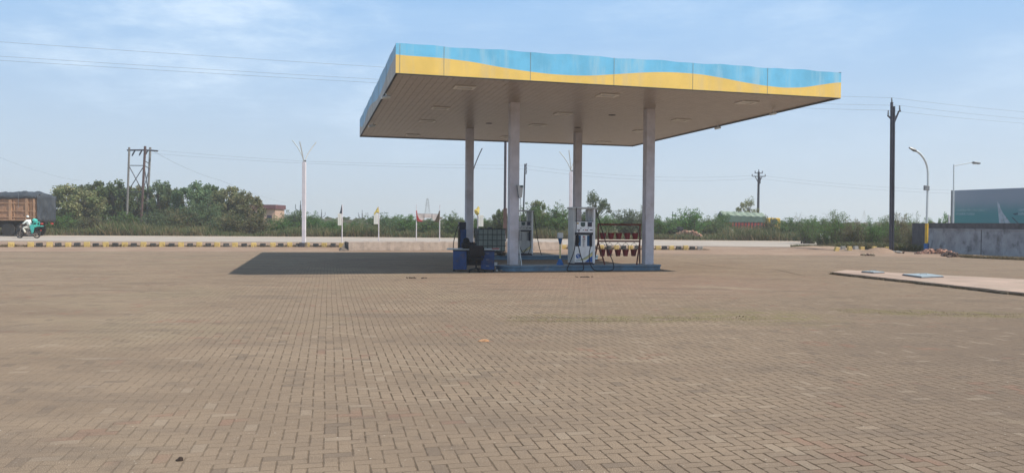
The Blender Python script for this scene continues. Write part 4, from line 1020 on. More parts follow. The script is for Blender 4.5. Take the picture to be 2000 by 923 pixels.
# second lamp behind the wall
pm = D(1862.5, 430, 53.5); t_ = thing('street_lamp', 'thin pole lamp with a straight side arm in front of the billboard', 'street lamp', (pm.x, 53.5, 0), 0)
def am(px, py): q = D(px, py, 53.5); return (q.x - pm.x, 0, q.z)
b = MB(); b.tube([(0, 0, 0), am(1863, 321)], [.055, .045], 8); b.build('pole', m_silver, t_, True)
b = MB(); b.tube([am(1863, 324), am(1904, 316)], .028, 8); b.build('arm', m_silver, t_, True)
b = MB(); q = Vector(am(1906.5, 318)); b.box(q, (.5, .3, .12), ry=.15, bev=.05); b.build('lamp_head', m_galv, t_)
b = MB(); b.box(q + Vector((-.08, 0, -.07)), (.26, .2, .03)); b.build('lens', m_signw, t_)
b = MB(); q = G(1853.5, 487); b.tube([(0, 0, 0), (0, 0, 2.3)], .05, 8); o = b.build('marker_post', m_pillarw, None); o.location = (D(1853.5, 430, 54).x, 54, 0); o.scale[2] = D(1853.5, 420, 54).z / 2.3; tag(o, 'short white post peeping over the wall left of the billboard', 'post')

# concrete pad with two cover plates (raised slab)
pa, pb_, pc_, pd_ = G(1624, 535.0), G(2000, 577.5), G(2000, 550), G(1652, 531)
drp = (pb_ - pa).normalized(); pb2 = pa + drp * 16; drq = (pc_ - pd_).normalized(); pc2 = pd_ + drq * 20
b = MB(); edge_ = [pa.lerp(pb2, k / 40) + Vector((R.uniform(-.04, .04), R.uniform(-.04, .04), 0)) for k in range(41)]
b.prism([(p.x, p.y) for p in edge_] + [(pc2.x, pc2.y), (pd_.x, pd_.y)], -.02, .075); struct('concrete_pad', b, m_pad)
b = MB(); b.mi = 0
for k in range(40):
    p, q = edge_[k], edge_[k + 1]; u = (q - p).normalized(); n_ = Vector((u.y, -u.x, 0)); w0 = R.uniform(.03, .10)
    c = (p + q) / 2 + n_ * w0 * .6; b.box((c.x, c.y, .02), ((q - p).length * 1.05, w0, .06), math.atan2(u.y, u.x) + R.uniform(-.1, .1))
struct('pad_kerb_edge', b, m_padedge)
def cover(pl, lab, th=.05):
    pts = [G(x, y, .08) for x, y in pl]; c = sum(pts, Vector()) / 4
    t_ = thing('tank_cover', lab, 'cover plate', (c.x, c.y, .075), 0, 'steel cover plates on the pad')
    b = MB(); b.prism([(p.x - c.x, p.y - c.y) for p in pts], .0, th); b.build('plate', m_plate, t_)
    b = MB(); b.prism([((p.x - c.x) * 1.04, (p.y - c.y) * 1.04) for p in pts], .0, .02); b.build('frame', m_pole, t_)
    b = MB(); b.tube([(-.1, 0, th), (-.1, 0, th + .03), (.1, 0, th + .03), (.1, 0, th)], .008, 5); b.build('handle', m_galv, t_)
cover([(1763, 537.3), (1800, 542.2), (1842, 540.6), (1808, 535.8)], 'larger pale blue steel cover plate in the middle of the concrete pad')
cover([(1683, 531.6), (1706, 533.2), (1727, 532.6), (1704, 530.9)], 'smaller pale blue steel cover plate at the far tip of the concrete pad')

# ------------------------------------------------------------------ VEHICLES
# brown tipper truck, rear part in view; local x = along the body (rear end at 0, front towards -x), y = depth
Yt = 66.6; rp = D(71.5, 430, Yt)
tk = thing('dump_truck', 'brown tipper truck with black tarpaulin over its load on the road at the left edge', 'truck', (rp.x, Yt, 0), 0)
zb, zt1, ztp = D(40, 430.5, Yt).z, D(40, 392, Yt).z, D(30, 374, Yt).z
LT = 7.6; WT = 2.5
b = MB(); b.box((-LT / 2, WT / 2, (zb + zt1 + .25) / 2), (LT, WT, zt1 + .25 - zb)); bod = b.build('cargo_body', m_rustbody, tk)
b = MB(); zz0 = zb + .02
for px in (21, 53.5, 67.5):
    q = D(px, 430, Yt).x - rp.x; w_ = .24 if px < 60 else .16
    b.box((q, -.05, (zb + zt1 + .25) / 2), (w_, .10, zt1 + .25 - zb)); 
    b.box((q + .32 if px < 60 else q - .26, -.03, (zb + zt1 + .2) / 2), (.06, .06, zt1 + .2 - zb))
for k in (-4.6, -6.4): b.box((k, -.05, (zb + zt1 + .25) / 2), (.22, .10, zt1 + .25 - zb))
b.build('upright_rib', m_rustrib, bod)
b = MB()
for py in (396.5, 411.8, 423.5, 429.5):
    z = D(40, py, Yt).z; b.box((-LT / 2, -.045, z), (LT, .07, .09))
b.build('side_rail', m_rustrib, bod)
# tarpaulin: sagging sheet over top, sides and rear
b = MB(); NX = 40; prof = []
for i in range(NX + 1):
    x = -LT - .1 + (LT + .16) * i / NX; s = i / NX
    lx_ = 1000 + 0 * x
    hem = zt1 + .22 - .30 * (1 - s) ** 1.2 + .03 * math.sin(i * 1.3)
    if s > .93: hem = zt1 + .2
    top = ztp + .10 * math.sin(s * 9) - .22 * s ** 3 + .05 * math.sin(i * 2.1)
    if i == NX: top -= .06
    prof.append([(x, -.12, hem), (x, -.14, (hem + top) / 2 - .05), (x, -.06, top - .22), (x, .35, top - .02 + .04 * math.sin(i)), (x, WT / 2, top + .10 + .06 * math.sin(i * .9)), (x, WT - .35, top - .02), (x, WT + .06, top - .22), (x, WT + .12, hem)])
vs = [p for r_ in prof for p in r_]; n = 8
fs = [(i * n + k, (i + 1) * n + k, (i + 1) * n + k + 1, i * n + k + 1) for i in range(NX) for k in range(n - 1)]
b.raw(vs, fs)
# rear curtain with folds
rows = 8; zr0 = zb - .12; N2 = 14; rv = []
for j in range(rows + 1):
    for k in range(N2 + 1):
        y = -.14 + (WT + .28) * k / N2; topz = ztp - .30 + (.12 if 2 < k < 12 else 0)
        z = topz + (zr0 + .05 * math.sin(k * 1.7) - topz) * j / rows
        rv.append((.10 + .06 * math.sin(k * 1.9 + j * .4) * (j / rows) + .02 * math.sin(j * 2.0), y, z))
n = N2 + 1
b.raw(rv, [(j * n + k, j * n + k + 1, (j + 1) * n + k + 1, (j + 1) * n + k) for j in range(rows) for k in range(N2)])
tp_ = b.build('tarpaulin', m_tarp, tk, True); md = tp_.modifiers.new('thick', 'SOLIDIFY'); md.thickness = .03
b = MB(); x = D(38, 400, Yt).x - rp.x; b.tube([(x, -.17, ztp - .1), (x, -.13, zt1 + .3), (x, -.13, zt1 - .6)], .012, 5); b.build('rope', m_galv, tk)
b = MB(); b.box((-LT / 2, WT / 2, zb - .16), (LT - .1, .9, .3)); b.box((-LT / 2 + .3, WT / 2, zb - .45), (LT - 1.5, 1.4, .35)); b.build('chassis', m_chas, tk)
def wheel(x, y, r, par, w=.3):
    b = MB(); b.lathe([(r * .55, -w / 2), (r * .92, -w / 2), (r, -w * .36), (r, w * .36), (r * .92, w / 2), (r * .55, w / 2)], (x, y, r), 28, 'Y'); wh = b.build('wheel', m_tyre, par, True)
    b = MB(); b.lathe([(0, -w * .30), (r * .18, -w * .42), (r * .24, -w * .3), (r * .24, -w * .1), (r * .46, -w * .12), (r * .56, -w * .45), (r * .6, -w * .45), (r * .6, w * .4), (0, w * .4)], (x, y, r), 24, 'Y'); b.build('rim', m_rim, wh, True)
for px in (15, 43.5):
    x = D(px, 445, Yt).x - rp.x
    wheel(x, .18, .60, tk); wheel(x, WT - .18, .60, tk)
wheel(-5.9, .18, .60, tk); wheel(-5.9, WT - .18, .6, tk)
b = MB(); x = D(43.5, 445, Yt).x - rp.x; b.box((x + .9, .2, .62), (.05, .6, .5)); b.build('mudflap', m_black, tk)
b = MB(); b.box((-LT - 1.2, WT / 2, 1.75), (2.0, WT - .1, 2.3), bev=.15); b.build('cab', m_rustrib, tk)
b = MB(); b.box((.14, .5, zb - .25), (.08, .3, .14)); b.box((.14, WT - .5, zb - .25), (.08, .3, .14)); b.build('tail_light', m_red, tk)

# right truck with green tarp behind the bushes
Yg = 96; g0 = D(1411, 430, Yg); g1 = D(1496, 430, Yg); LG = g1.x - g0.x
gt = thing('cargo_truck', 'parked cargo truck with green gabled tarpaulin and orange side boards behind the bushes', 'truck', (g0.x, Yg, 0), 0)
zE, zR, zS = D(1440, 433.5, Yg).z, D(1402, 412.0, Yg + 1.2).z, D(1440, 420, Yg).z; zB = D(1440, 447, Yg).z
b = MB(); WG = 2.4; NX = 24; 
b.mi = 0; vs = []
for i in range(NX + 1):
    x = LG * i / NX; dz = .05 * math.sin(i * 1.7) - .18 * (i / NX)
    vs += [(x, -.06, zE + .05 * math.sin(i * 2.3)), (x, -.02, zS + dz), (x, WG / 2, zR + dz + .02 * math.sin(i)), (x, WG + .02, zS + dz), (x, WG + .06, zE)]
base_ = len(b.v); b.v += vs
for i in range(NX):
    for k in range(4):
        b.f.append((base_ + i * 5 + k, base_ + (i + 1) * 5 + k, base_ + (i + 1) * 5 + k + 1, base_ + i * 5 + k + 1)); b.m.append(1 if k in (1, 2) else 0)  # roof slopes take a paler green than the sides
for e in (0, NX):
    b.f.append(tuple(base_ + e * 5 + k for k in range(5))); b.m.append(0)
b.build('tarpaulin', [m_gtarp, m_gtarpl], gt)
b = MB(); b.box((LG / 2, WG / 2, (zE + zB - .3) / 2), (LG - .1, WG, zE - zB + .3)); bd = b.build('side_board', m_orange, gt)
b = MB(); rr = random.Random(9)
for k in range(13): b.box((.3 + (LG - .6) * k / 12, -.03, (zE + zB) / 2), (.10, .05, zE - zB + .2))
b.build('upright_rib', m_pole, bd)
b = MB()
for k in range(12):
    b.box((.3 + (LG - .6) * (k + .5) / 12, -.01, zE - .25), ((LG - .6) / 12 * .7, .03, .32))
b.build('painted_panel', m_redb, bd)
b = MB(); b.box((LG / 2, WG / 2, zB - .5), (LG - .3, 1.0, .3)); b.build('chassis', m_chas, gt)
for x in (1.1, 2.2, LG - .8): wheel(x, .2, .5, gt, .28); wheel(x, WG - .2, .5, gt, .28)
b = MB(); b.box((LG + 1.0, WG / 2, 1.5), (1.7, 2.2, 1.9), bev=.12); b.build('cab', m_poley, gt)
b = MB(); b.box((LG + 1.0, -.0 + .09, 2.0), (.8, .02, .6)); b.build('cab_window', m_screen, gt)

# motorbike with rider; local x forward = -x in world (heads left)
Ym = G(56, 465.5).y; mp = D(55.5, 460, Ym)
mk = thing('motorcycle', 'dark motorcycle riding left in front of the brown truck', 'motorcycle', (mp.x, Ym, .03), 0)
r_ = .30
for x in (-.68, .66):
    b = MB(); b.torus((x, 0, r_), r_ - .035, .045, 'Y', 28, 8); wh = b.build('wheel', m_tyre, mk, True)
    b = MB(); b.torus((x, 0, r_), r_ - .085, .014, 'Y', 24, 6); b.lathe([(0, -.05), (.05, -.05), (.05, .05), (0, .05)], (x, 0, r_), 12, 'Y')
    for k in range(10):
        a = 2 * PI * k / 10; b.tube([(x, .02, r_), (x + .22 * math.cos(a), 0, r_ + .22 * math.sin(a))], .004, 4)
    b.build('rim', m_bikesil, wh)
b = MB(); b.tube([(-.68, -.07, r_), (-.50, -.07, .80), (-.46, -.07, .92)], .022); b.tube([(-.68, .07, r_), (-.50, .07, .80), (-.46, .07, .92)], .022); b.build('front_fork', m_bikesil, mk, True)
b = MB(); b.tube([(-.47, 0, .84), (-.30, 0, .50), (.02, 0, .30), (.25, 0, .34), (.66, 0, r_)], .025); b.tube([(-.47, 0, .82), (.1, 0, .68), (.72, 0, .72)], .025); b.build('frame', m_bike, mk, True)
b = MB(); b.box((-.20, 0, .80), (.46, .24, .20), bev=.08); b.build('fuel_tank', m_bike, mk, True)
b = MB(); b.box((.32, 0, .79), (.66, .24, .09), bev=.04); b.build('seat', m_dark, mk, True)
b = MB(); b.box((-.05, 0, .42), (.34, .26, .30), bev=.06); b.build('engine', m_bikesil, mk, True)
b = MB(); b.tube([(-.15, -.13, .36), (.1, -.16, .24), (.5, -.17, .30), (.80, -.17, .36)], [.025, .03, .045, .04]); b.build('exhaust', m_bikesil, mk, True)
b = MB(); b.tube([(-.44, -.34, .98), (-.47, -.1, .95), (-.47, .1, .95), (-.44, .34, .98)], .018); b.build('handlebar', m_bike, mk, True)
b = MB(); b.lathe([(0, -.09), (.08, -.07), (.095, 0), (.09, .02), (0, .03)], (-.58, 0, .88), 14, 'X'); b.build('headlight', m_bikesil, mk, True)
for x in (-.68, .66):
    b = MB(); b.tube([(x + (r_ + .04) * math.cos(a), 0, r_ + (r_ + .04) * math.sin(a)) for a in [PI * (.15 + .6 * k / 8) for k in range(9)]], .04, 6); b.build('mudguard', m_bike, mk, True)
b = MB(); b.box((.98, 0, .62), (.05, .1, .08)); b.build('tail_light', m_red, mk)
def skin_body(name, verts, edges, radii, mat, parent, sub=2):
    me = bpy.data.meshes.new(name); me.from_pydata(verts, edges, []); me.materials.append(mat)
    o = bpy.data.objects.new(name, me); COL.objects.link(o); o.parent = parent
    o.modifiers.new('skin', 'SKIN'); 
    for i, rv_ in enumerate(radii): me.skin_vertices[0].data[i].radius = (rv_, rv_) if not isinstance(rv_, tuple) else rv_
    me.skin_vertices[0].data[0].use_root = True
    s = o.modifiers.new('sub', 'SUBSURF'); s.levels = sub; s.render_levels = sub
    dg = bpy.context.evaluated_depsgraph_get(); dg.update(); ev = o.evaluated_get(dg); nm = bpy.data.meshes.new_from_object(ev)
    o.modifiers.clear(); o.data = nm; nm.polygons.foreach_set('use_smooth', [True] * len(nm.polygons)); return o
pe = thing('person', 'rider in white shirt and cream trousers on the motorcycle, hands on the handlebar', 'person', (mp.x, Ym, .03), 0)
V = [(.10, 0, .90), (.08, 0, 1.08), (.02, 0, 1.28), (-.03, 0, 1.44), (-.05, 0, 1.52),
     (-.0, -.19, 1.38), (-.17, -.27, 1.18), (-.38, -.30, 1.04), (-.0, .19, 1.38), (-.17, .27, 1.18), (-.38, .30, 1.04),
     (.06, -.10, .86), (-.30, -.20, .80), (-.12, -.17, .42), (-.24, -.17, .36), (.06, .10, .86), (-.30, .20, .80), (-.12, .17, .42), (-.24, .17, .36)]
Ed = [(0, 1), (1, 2), (2, 3), (3, 4), (2, 5), (5, 6), (6, 7), (2, 8), (8, 9), (9, 10), (0, 11), (11, 12), (12, 13), (13, 14), (0, 15), (15, 16), (16, 17), (17, 18)]
rad = [.14, .14, .16, .06, .055, .065, .048, .036, .065, .048, .036, .10, .075, .05, .04, .10, .075, .05, .04]
bodyo = skin_body('body', V, Ed, rad, m_skin, pe)
skin_body('shirt', V[:3] + [(-.02, 0, 1.40)] + V[5:7] + [(-.28, -.285, 1.11)] + V[8:10] + [(-.28, .285, 1.11)], [(0, 1), (1, 2), (2, 3), (2, 4), (4, 5), (5, 6), (2, 7), (7, 8), (8, 9)], [.165, .165, .185, .09, .09, .068, .055, .09, .068, .055], m_shirt, pe)
skin_body('trousers', [V[0]] + V[11:14] + V[15:18], [(0, 1), (1, 2), (2, 3), (0, 4), (4, 5), (5, 6)], [.155, .12, .092, .066, .12, .092, .066], m_cream, pe)
b = MB(); b.lathe([(0, -.135), (.05, -.125), (.075, -.06), (.088, .0), (.09, .05), (.07, .11), (0, .135)], (-.07, 0, 1.63), 16); b.box((-.165, 0, 1.615), (.03, .02, .035), bev=.008)
for y in (-.09, .09): b.box((-.06, y, 1.62), (.03, .02, .05), bev=.008)
b.build('head', m_skin, pe, True)
b = MB(); b.lathe([(.094, .0), (.098, .05), (.08, .115), (.04, .14), (0, .148)], (-.055, 0, 1.64), 16); b.build('hair', m_shirt, pe, True)
b = MB()
for sy in (-1, 1):
    for k in range(4):
        y = sy * (.285 + k * .017); b.tube([(-.37, y, 1.05), (-.44, y, 1.045), (-.47, y, 1.02), (-.45, y, .99)], [.014, .010, .009, .008], 5)
    b.tube([(-.37, sy * .28, 1.04), (-.41, sy * .265, 1.01), (-.44, sy * .27, .985)], [.013, .011, .009], 5)
b.build('finger', m_skin, pe, True)
for sy in (-1, 1):
    b = MB(); b.box((-.20, sy * .17, .34), (.26, .09, .08), bev=.03); b.build('shoe', m_dark, pe)
# teal load tied behind the rider
ld = thing('plastic_stools', 'bundle of turquoise plastic stools and sheet tied behind the rider', 'luggage', (mp.x, Ym, .03), 0)
b = MB()
for (cx, cz, an) in ((.62, 1.22, .25), (.70, 1.14, .5)):
    for dx, dy in ((-.15, -.15), (.15, -.15), (.15, .15), (-.15, .15)):
        ca, sa = math.cos(an), math.sin(an); p0 = (cx + dx * ca, dy, cz + dx * sa); p1 = (cx + dx * 1.25 * ca - .42 * -sa * -1, dy * 1.25, cz + dx * 1.25 * sa - .42 * ca); b.tube([p0, p1], .022, 6)
b.build('stool_leg', m_teal, ld)
b = MB(); b.box((.60, 0, 1.24), (.36, .36, .05), ry=-.25, bev=.015); b.box((.86, 0, .96), (.50, .34, .05), ry=.08, bev=.015); b.box((.52, 0, 1.40), (.30, .34, .22), ry=.5, bev=.06); b.build('stool_seat', m_teal, ld)
b = MB(); b.raw([(.22, -.24, 1.02), (.66, -.28, 1.08), (.52, -.27, .44), (.40, -.25, .38), (.22, -.18, 1.02), (.66, -.22, 1.08), (.52, -.21, .44), (.40, -.19, .38)], [(0, 3, 2, 1), (4, 5, 6, 7), (0, 1, 5, 4), (1, 2, 6, 5), (2, 3, 7, 6), (3, 0, 4, 7)]); b.box((.45, 0, .95), (.4, .44, .22), bev=.06); b.build('sheet', m_teal, ld)

# ------------------------------------------------------------------ BUILDING
Yh = 125; a_, c_ = D(505, 415, Yh), D(537.5, 415, Yh); zt_ = D(520, 408, Yh).z; zr = D(520, 399.5, Yh).z
bh = thing('farm_building', 'small peach building with dark red slab roof beyond the left trees', 'building', (c_.x, Yh, 0), 0)
b = MB(); b.box((-3.4, 2.5, zt_ / 2), (6.8, 5, zt_)); b.build('wall', m_peach, bh)
b = MB(); b.box((-3.4, 2.4, (zt_ + zr) / 2), (7.2, 5.6, zr - zt_)); b.build('roof', m_roofr, bh)
b = MB(); b.box((-.9, -.02, zt_ * .55), (.8, .08, 1.1)); w_ = b.build('window', m_polerust, bh)
b = MB(); b.box((-.9, -.07, zt_ * .55), (.6, .03, .9)); b.build('pane', m_screen2, w_)

# ------------------------------------------------------------------ RUBBLE, BRICKS, MOUNDS
def heap(name, pts, n, mats, label, size=.2, zmax=.4, seed=1, kind='stuff'):
    rr = random.Random(seed); b = MB(); a, c = pts
    for k in range(n):
        t = rr.random(); p = a.lerp(c, t) + Vector((0, rr.uniform(-.4, .4), 0)); h = zmax * (1 - abs(2 * t - 1) ** 2.5) * rr.random()
        b.mi = rr.choice((0, 0, 0, 1)); s = size * rr.uniform(.5, 1.1)
        b.box((p.x, p.y, h + s * .2), (s * 1.1, s * .6, s * .5), rr.uniform(0, 3), rr.uniform(-.5, .5), rr.uniform(-.5, .5), bev=.01)
    o = b.build(name, mats, None); tag(o, label, 'rubble', None, kind); return o
heap('brick_rubble', (G(1796, 498), G(1864, 500)), 230, [m_brick, m_brickd], 'broken brick rubble heaped along the foot of the boundary wall', .24, .26, 2)
heap('dark_rubble', (G(1845, 502), G(1866, 502)), 40, [m_brickd, m_brickd], 'dark broken chunks at the right end of the brick rubble', .24, .2, 6)
ba, bc = G(1318, 468.5), G(1384, 469.5)
heap('brick_pile', (ba + Vector((0, 2.0, 0)), bc + Vector((0, 2.0, 0))), 650, [m_brick, m_sand], 'long heap of reddish bricks across the road left of the covered truck', .30, .85, 3)
q = D(1320, 452, ba.y + 2.0)
b = MB(); rr = random.Random(4)
for k in range(9): b.box((rr.uniform(-.5, .5), rr.uniform(-.2, .2), rr.uniform(-.25, .45)), (rr.uniform(.4, .8), .5, rr.uniform(.3, .6)), rr.uniform(0, 2), rr.uniform(-.4, .4), rr.uniform(-.4, .4), bev=.12)
o = b.build('tarpaulin_bundle', m_dark, None, True); o.location = (q.x, q.y, q.z); tag(o, 'dark bundle lying on the left end of the brick heap across the road', 'bundle')
heap('stones', (G(1684, 498.3), G(1702, 498.8)), 16, [m_sand, m_brickd], 'few loose stones on the dirt left of the tall dark pole', .16, .03, 8)
heap('stones', (G(1733, 492.5), G(1760, 494)), 24, [m_kgry, m_brickd], 'loose stones around the foot of the tall dark pole', .17, .06, 9)
def mound(px, py, w, h, lab, mt_=m_dirt, seed=0):
    q = G(px, py); rr = random.Random(seed); b = MB(); n, m_ = 20, 7
    vs = [(0, 0, h)]
    for j in range(1, m_ + 1):
        for k in range(n):
            a = 2 * PI * k / n; r = j / m_; vs.append((w * r * math.cos(a) * (1 + rr.uniform(-.08, .08)), w * .5 * r * math.sin(a), h * math.cos(r * PI / 2) ** 1.3 * (1 + rr.uniform(-.2, .2)) - .02))
    fs = [(0, 1 + k, 1 + (k + 1) % n) for k in range(n)]
    for j in range(m_ - 1):
        for k in range(n): fs.append((1 + j * n + k, 1 + (j + 1) * n + k, 1 + (j + 1) * n + (k + 1) % n, 1 + j * n + (k + 1) % n))
    b.raw(vs, fs); o = b.build('dirt_mound', mt_, None, True); o.location = (q.x, q.y, 0); tag(o, lab, None, None, 'structure')
mound(1716, 493, 1.3, .30, 'small dirt mound', seed=1); mound(1600, 487, 4.0, .22, 'low dirt bank', seed=2); mound(1500, 492, 9.0, .08, 'low dirt ridge', seed=3); mound(1840, 500, 4.5, .12, 'dirt bank by wall', seed=5); mound(630, 486, 4.0, .10, 'dirt bank at lamp', seed=6)

# ------------------------------------------------------------------ VEGETATION
def add_leaf(b, c, s, rr, droop=0.0, asp=.55):
    ax = Vector((rr.gauss(0, 1), rr.gauss(0, 1), rr.gauss(0, .6) - droop)).normalized(); n_ = Vector((rr.gauss(0, 1), rr.gauss(0, 1), rr.gauss(0, 1) + .6))
    bt = ax.cross(n_); bt = bt.normalized() if bt.length > 1e-6 else ax.orthogonal()
    s *= rr.uniform(.6, 1.3); h = ax * s * .5; w = bt * s * asp * .5
    i0 = len(b.v); b.v += [tuple(c - h), tuple(c + w), tuple(c + h), tuple(c - w)]; b.f.append((i0, i0 + 1, i0 + 2, i0 + 3)); b.m.append(0)
def tree_mesh(seed, H, rx, rz_, nleaf, ls, clumps=38, base=.25, gap=.0):
    """crown + trunk meshes: leaf clumps at the ends of limbs, uneven outline"""
    rr = random.Random(seed); cb, tb = MB(), MB(); cz = H - rz_
    tb.tube(smoothpath([(0, 0, 0), (rr.uniform(-.1, .1), 0, H * .25), (rr.uniform(-.2, .2), rr.uniform(-.2, .2), H * .5), (0, 0, H * .75)], 3), [.035 * H * (1 - .07 * i) for i in range(10)], 7)
    cl = []
    for k in range(clumps):
        while True:
            v = Vector((rr.uniform(-1, 1), rr.uniform(-1, 1), rr.uniform(-1, 1)))
            if .25 < v.length < 1: break
        v = v.normalized() * (v.length ** .5) * rr.uniform(.78, 1.08)
        c = Vector((v.x * rx, v.y * rx, cz + v.z * rz_)); c.z = max(c.z, base * H * .6); cl.append((c, rr.uniform(.16, .30) * rx))
        m_ = Vector((c.x * .4, c.y * .4, H * .3 + (c.z - H * .3) * .55)); tb.tube([(0, 0, H * .22), m_, c], [.012 * H, .008 * H, .003 * H], 5, False)
    per = nleaf // clumps
    for c, r in cl:
        for i in range(int(per * rr.uniform(.6, 1.4))):
            v = Vector((rr.gauss(0, 1), rr.gauss(0, 1), rr.gauss(0, .8))); v = v.normalized() * r * rr.random() ** .45
            add_leaf(cb, c + v, ls, rr)
    return cb.mesh('crown', lf_dark), tb.mesh('trunk', m_bark)
def bush_mesh(seed, H, rx, stems, per, ls):
    """thorn scrub: arching feathery stems"""
    rr = random.Random(seed); cb, tb = MB(), MB()
    for s in range(stems):
        a = rr.uniform(0, 2 * PI); out = rx * rr.random() ** .6; h = H * (1 - .45 * (out / rx) ** 2) * rr.uniform(.6, 1.08)
        bx, by = rr.uniform(-.35, .35) * rx, rr.uniform(-.35, .35) * rx
        pts = [Vector((bx, by, 0))]
        for k in range(1, 7):
            t = k / 6; pts.append(Vector((bx + (math.cos(a) * out - bx * .3) * t ** 1.3, by + math.sin(a) * out * t ** 1.3, h * math.sin(t * PI * .5) * (1 - .10 * t * t * (out / rx)) + .04)))
        tb.tube(pts, [.03, .026, .022, .017, .012, .008, .004], 4, False)
        for i in range(per):
            t = rr.uniform(.12, 1.02) * 6; k = min(5, int(t)); p = pts[k].lerp(pts[k + 1], t - k)
            off = Vector((rr.gauss(0, 1), rr.gauss(0, 1), rr.gauss(0, .7) - .1)) * (.13 + .05 * rx) * (1.15 - t / 8)
            add_leaf(cb, p + off, ls, rr, .15, .42)
    return cb.mesh('foliage', lf_green), tb.mesh('stem', m_bark)
TREES = [tree_mesh(s, 5.0, 2.3, 2.0, 9500, .27, clumps=58) for s in (11, 12, 13, 14)]
LOOSE = [tree_mesh(s, 5.0, 2.0, 2.0, 2600, .21, clumps=30) for s in (21, 22)]
BUSH = [bush_mesh(s, 2.6, 2.2, 80, 80, .16) for s in (31, 32, 33, 34, 35)]
NBUSH = [bush_mesh(s, 2.3, 1.7, 80, 70, .10) for s in (41, 42, 43)]
FINE = bush_mesh(51, 3.0, 2.3, 34, 26, .11)
def plant(kind, px, ytop, Y, wpx, mat, label, name, cat, grp=None, rz=None, names=('crown', 'trunk'), H0=5.0, R0=2.3, zb=0):
    cm, tm = kind; top = D(px, ytop, Y); h = top.z - zb; w = wpx * Y / F / 2
    t_ = thing(name, label, cat, (top.x, Y, zb), R.uniform(0, 6.28) if rz is None else rz, grp)
    sc = (w / R0, w / R0, h / H0 / (1.03 if H0 == 5.0 else .95))
    for nm, me in zip(names, (cm, tm)):
        key = me.name + '|' + mat.name if nm == names[0] else me.name
        m2 = bpy.data.meshes.get(key) if nm == names[0] else me
        if m2 is None: m2 = me.copy(); m2.name = key; m2.materials.clear(); m2.materials.append(mat)
        o = bpy.data.objects.new(nm, m2); COL.objects.link(o); o.parent = t_; o.scale = sc
    return t_
trees = [(150, 361, 88, 96, lf_olive, 0, 'pale yellowish green tree, first tree right of the tipper truck'),
 (184, 353, 96, 66, lf_dark, 1, 'dark tree with round top right behind the yellowish tree'),
 (222, 353, 94, 78, lf_dark, 2, 'dark leafy tree left of the three legged power structure'),
 (268, 360, 100, 60, lf_olive, 3, 'olive tree standing between the legs of the power structure'),
 (308, 353, 98, 64, lf_blue, 0, 'grey green tree just right of the three legged power structure'),
 (338, 366, 96, 44, lf_dark, 1, 'small dark tree between the power structure and the wide thorn tree'),
 (375, 356, 92, 74, lf_blue, 2, 'wide blue green tree in the middle of the left tree row'),
 (412, 358, 95, 72, lf_blue, 3, 'tall blue green tree right of the middle of the left tree row'),
 (446, 364, 92, 70, lf_olive, 1, 'olive green round tree second from the right in the left tree row'),
 (482, 374, 90, 64, lf_olive, 2, 'pale olive tree beside the peach building, last of the left tree row')]
for px, yt, Y, w, mt_, k, lab in trees: plant(TREES[k], px, yt, Y, w, mt_, lab, 'broadleaf_tree', 'tree', 'trees in the left tree row')
plant(LOOSE[0], 1164, 370, 84, 66, lf_blue, 'loose open crowned tree behind the front dispenser', 'broadleaf_tree', 'tree', R0=2.0)
plant(TREES[3], 1051, 390, 96, 40, lf_olive, 'round olive tree top behind the rear dispenser', 'broadleaf_tree', 'tree')
plant(LOOSE[1], 1462, 384, 104, 46, lf_olive, 'sparse tree with thin crown behind the green truck', 'broadleaf_tree', 'tree', R0=2.0)
plant(LOOSE[0], 1848, 414, 70, 30, lf_green, 'small loose tree behind the wall left of the billboard', 'broadleaf_tree', 'tree', R0=2.0)
plant(TREES[1], 976, 408, 82, 34, lf_dark, 'small dark bush tree beside the dark thick pole behind the tank', 'broadleaf_tree', 'tree')
B_N = ('foliage', 'stem'); gB = 'green scrub bushes beyond the road'
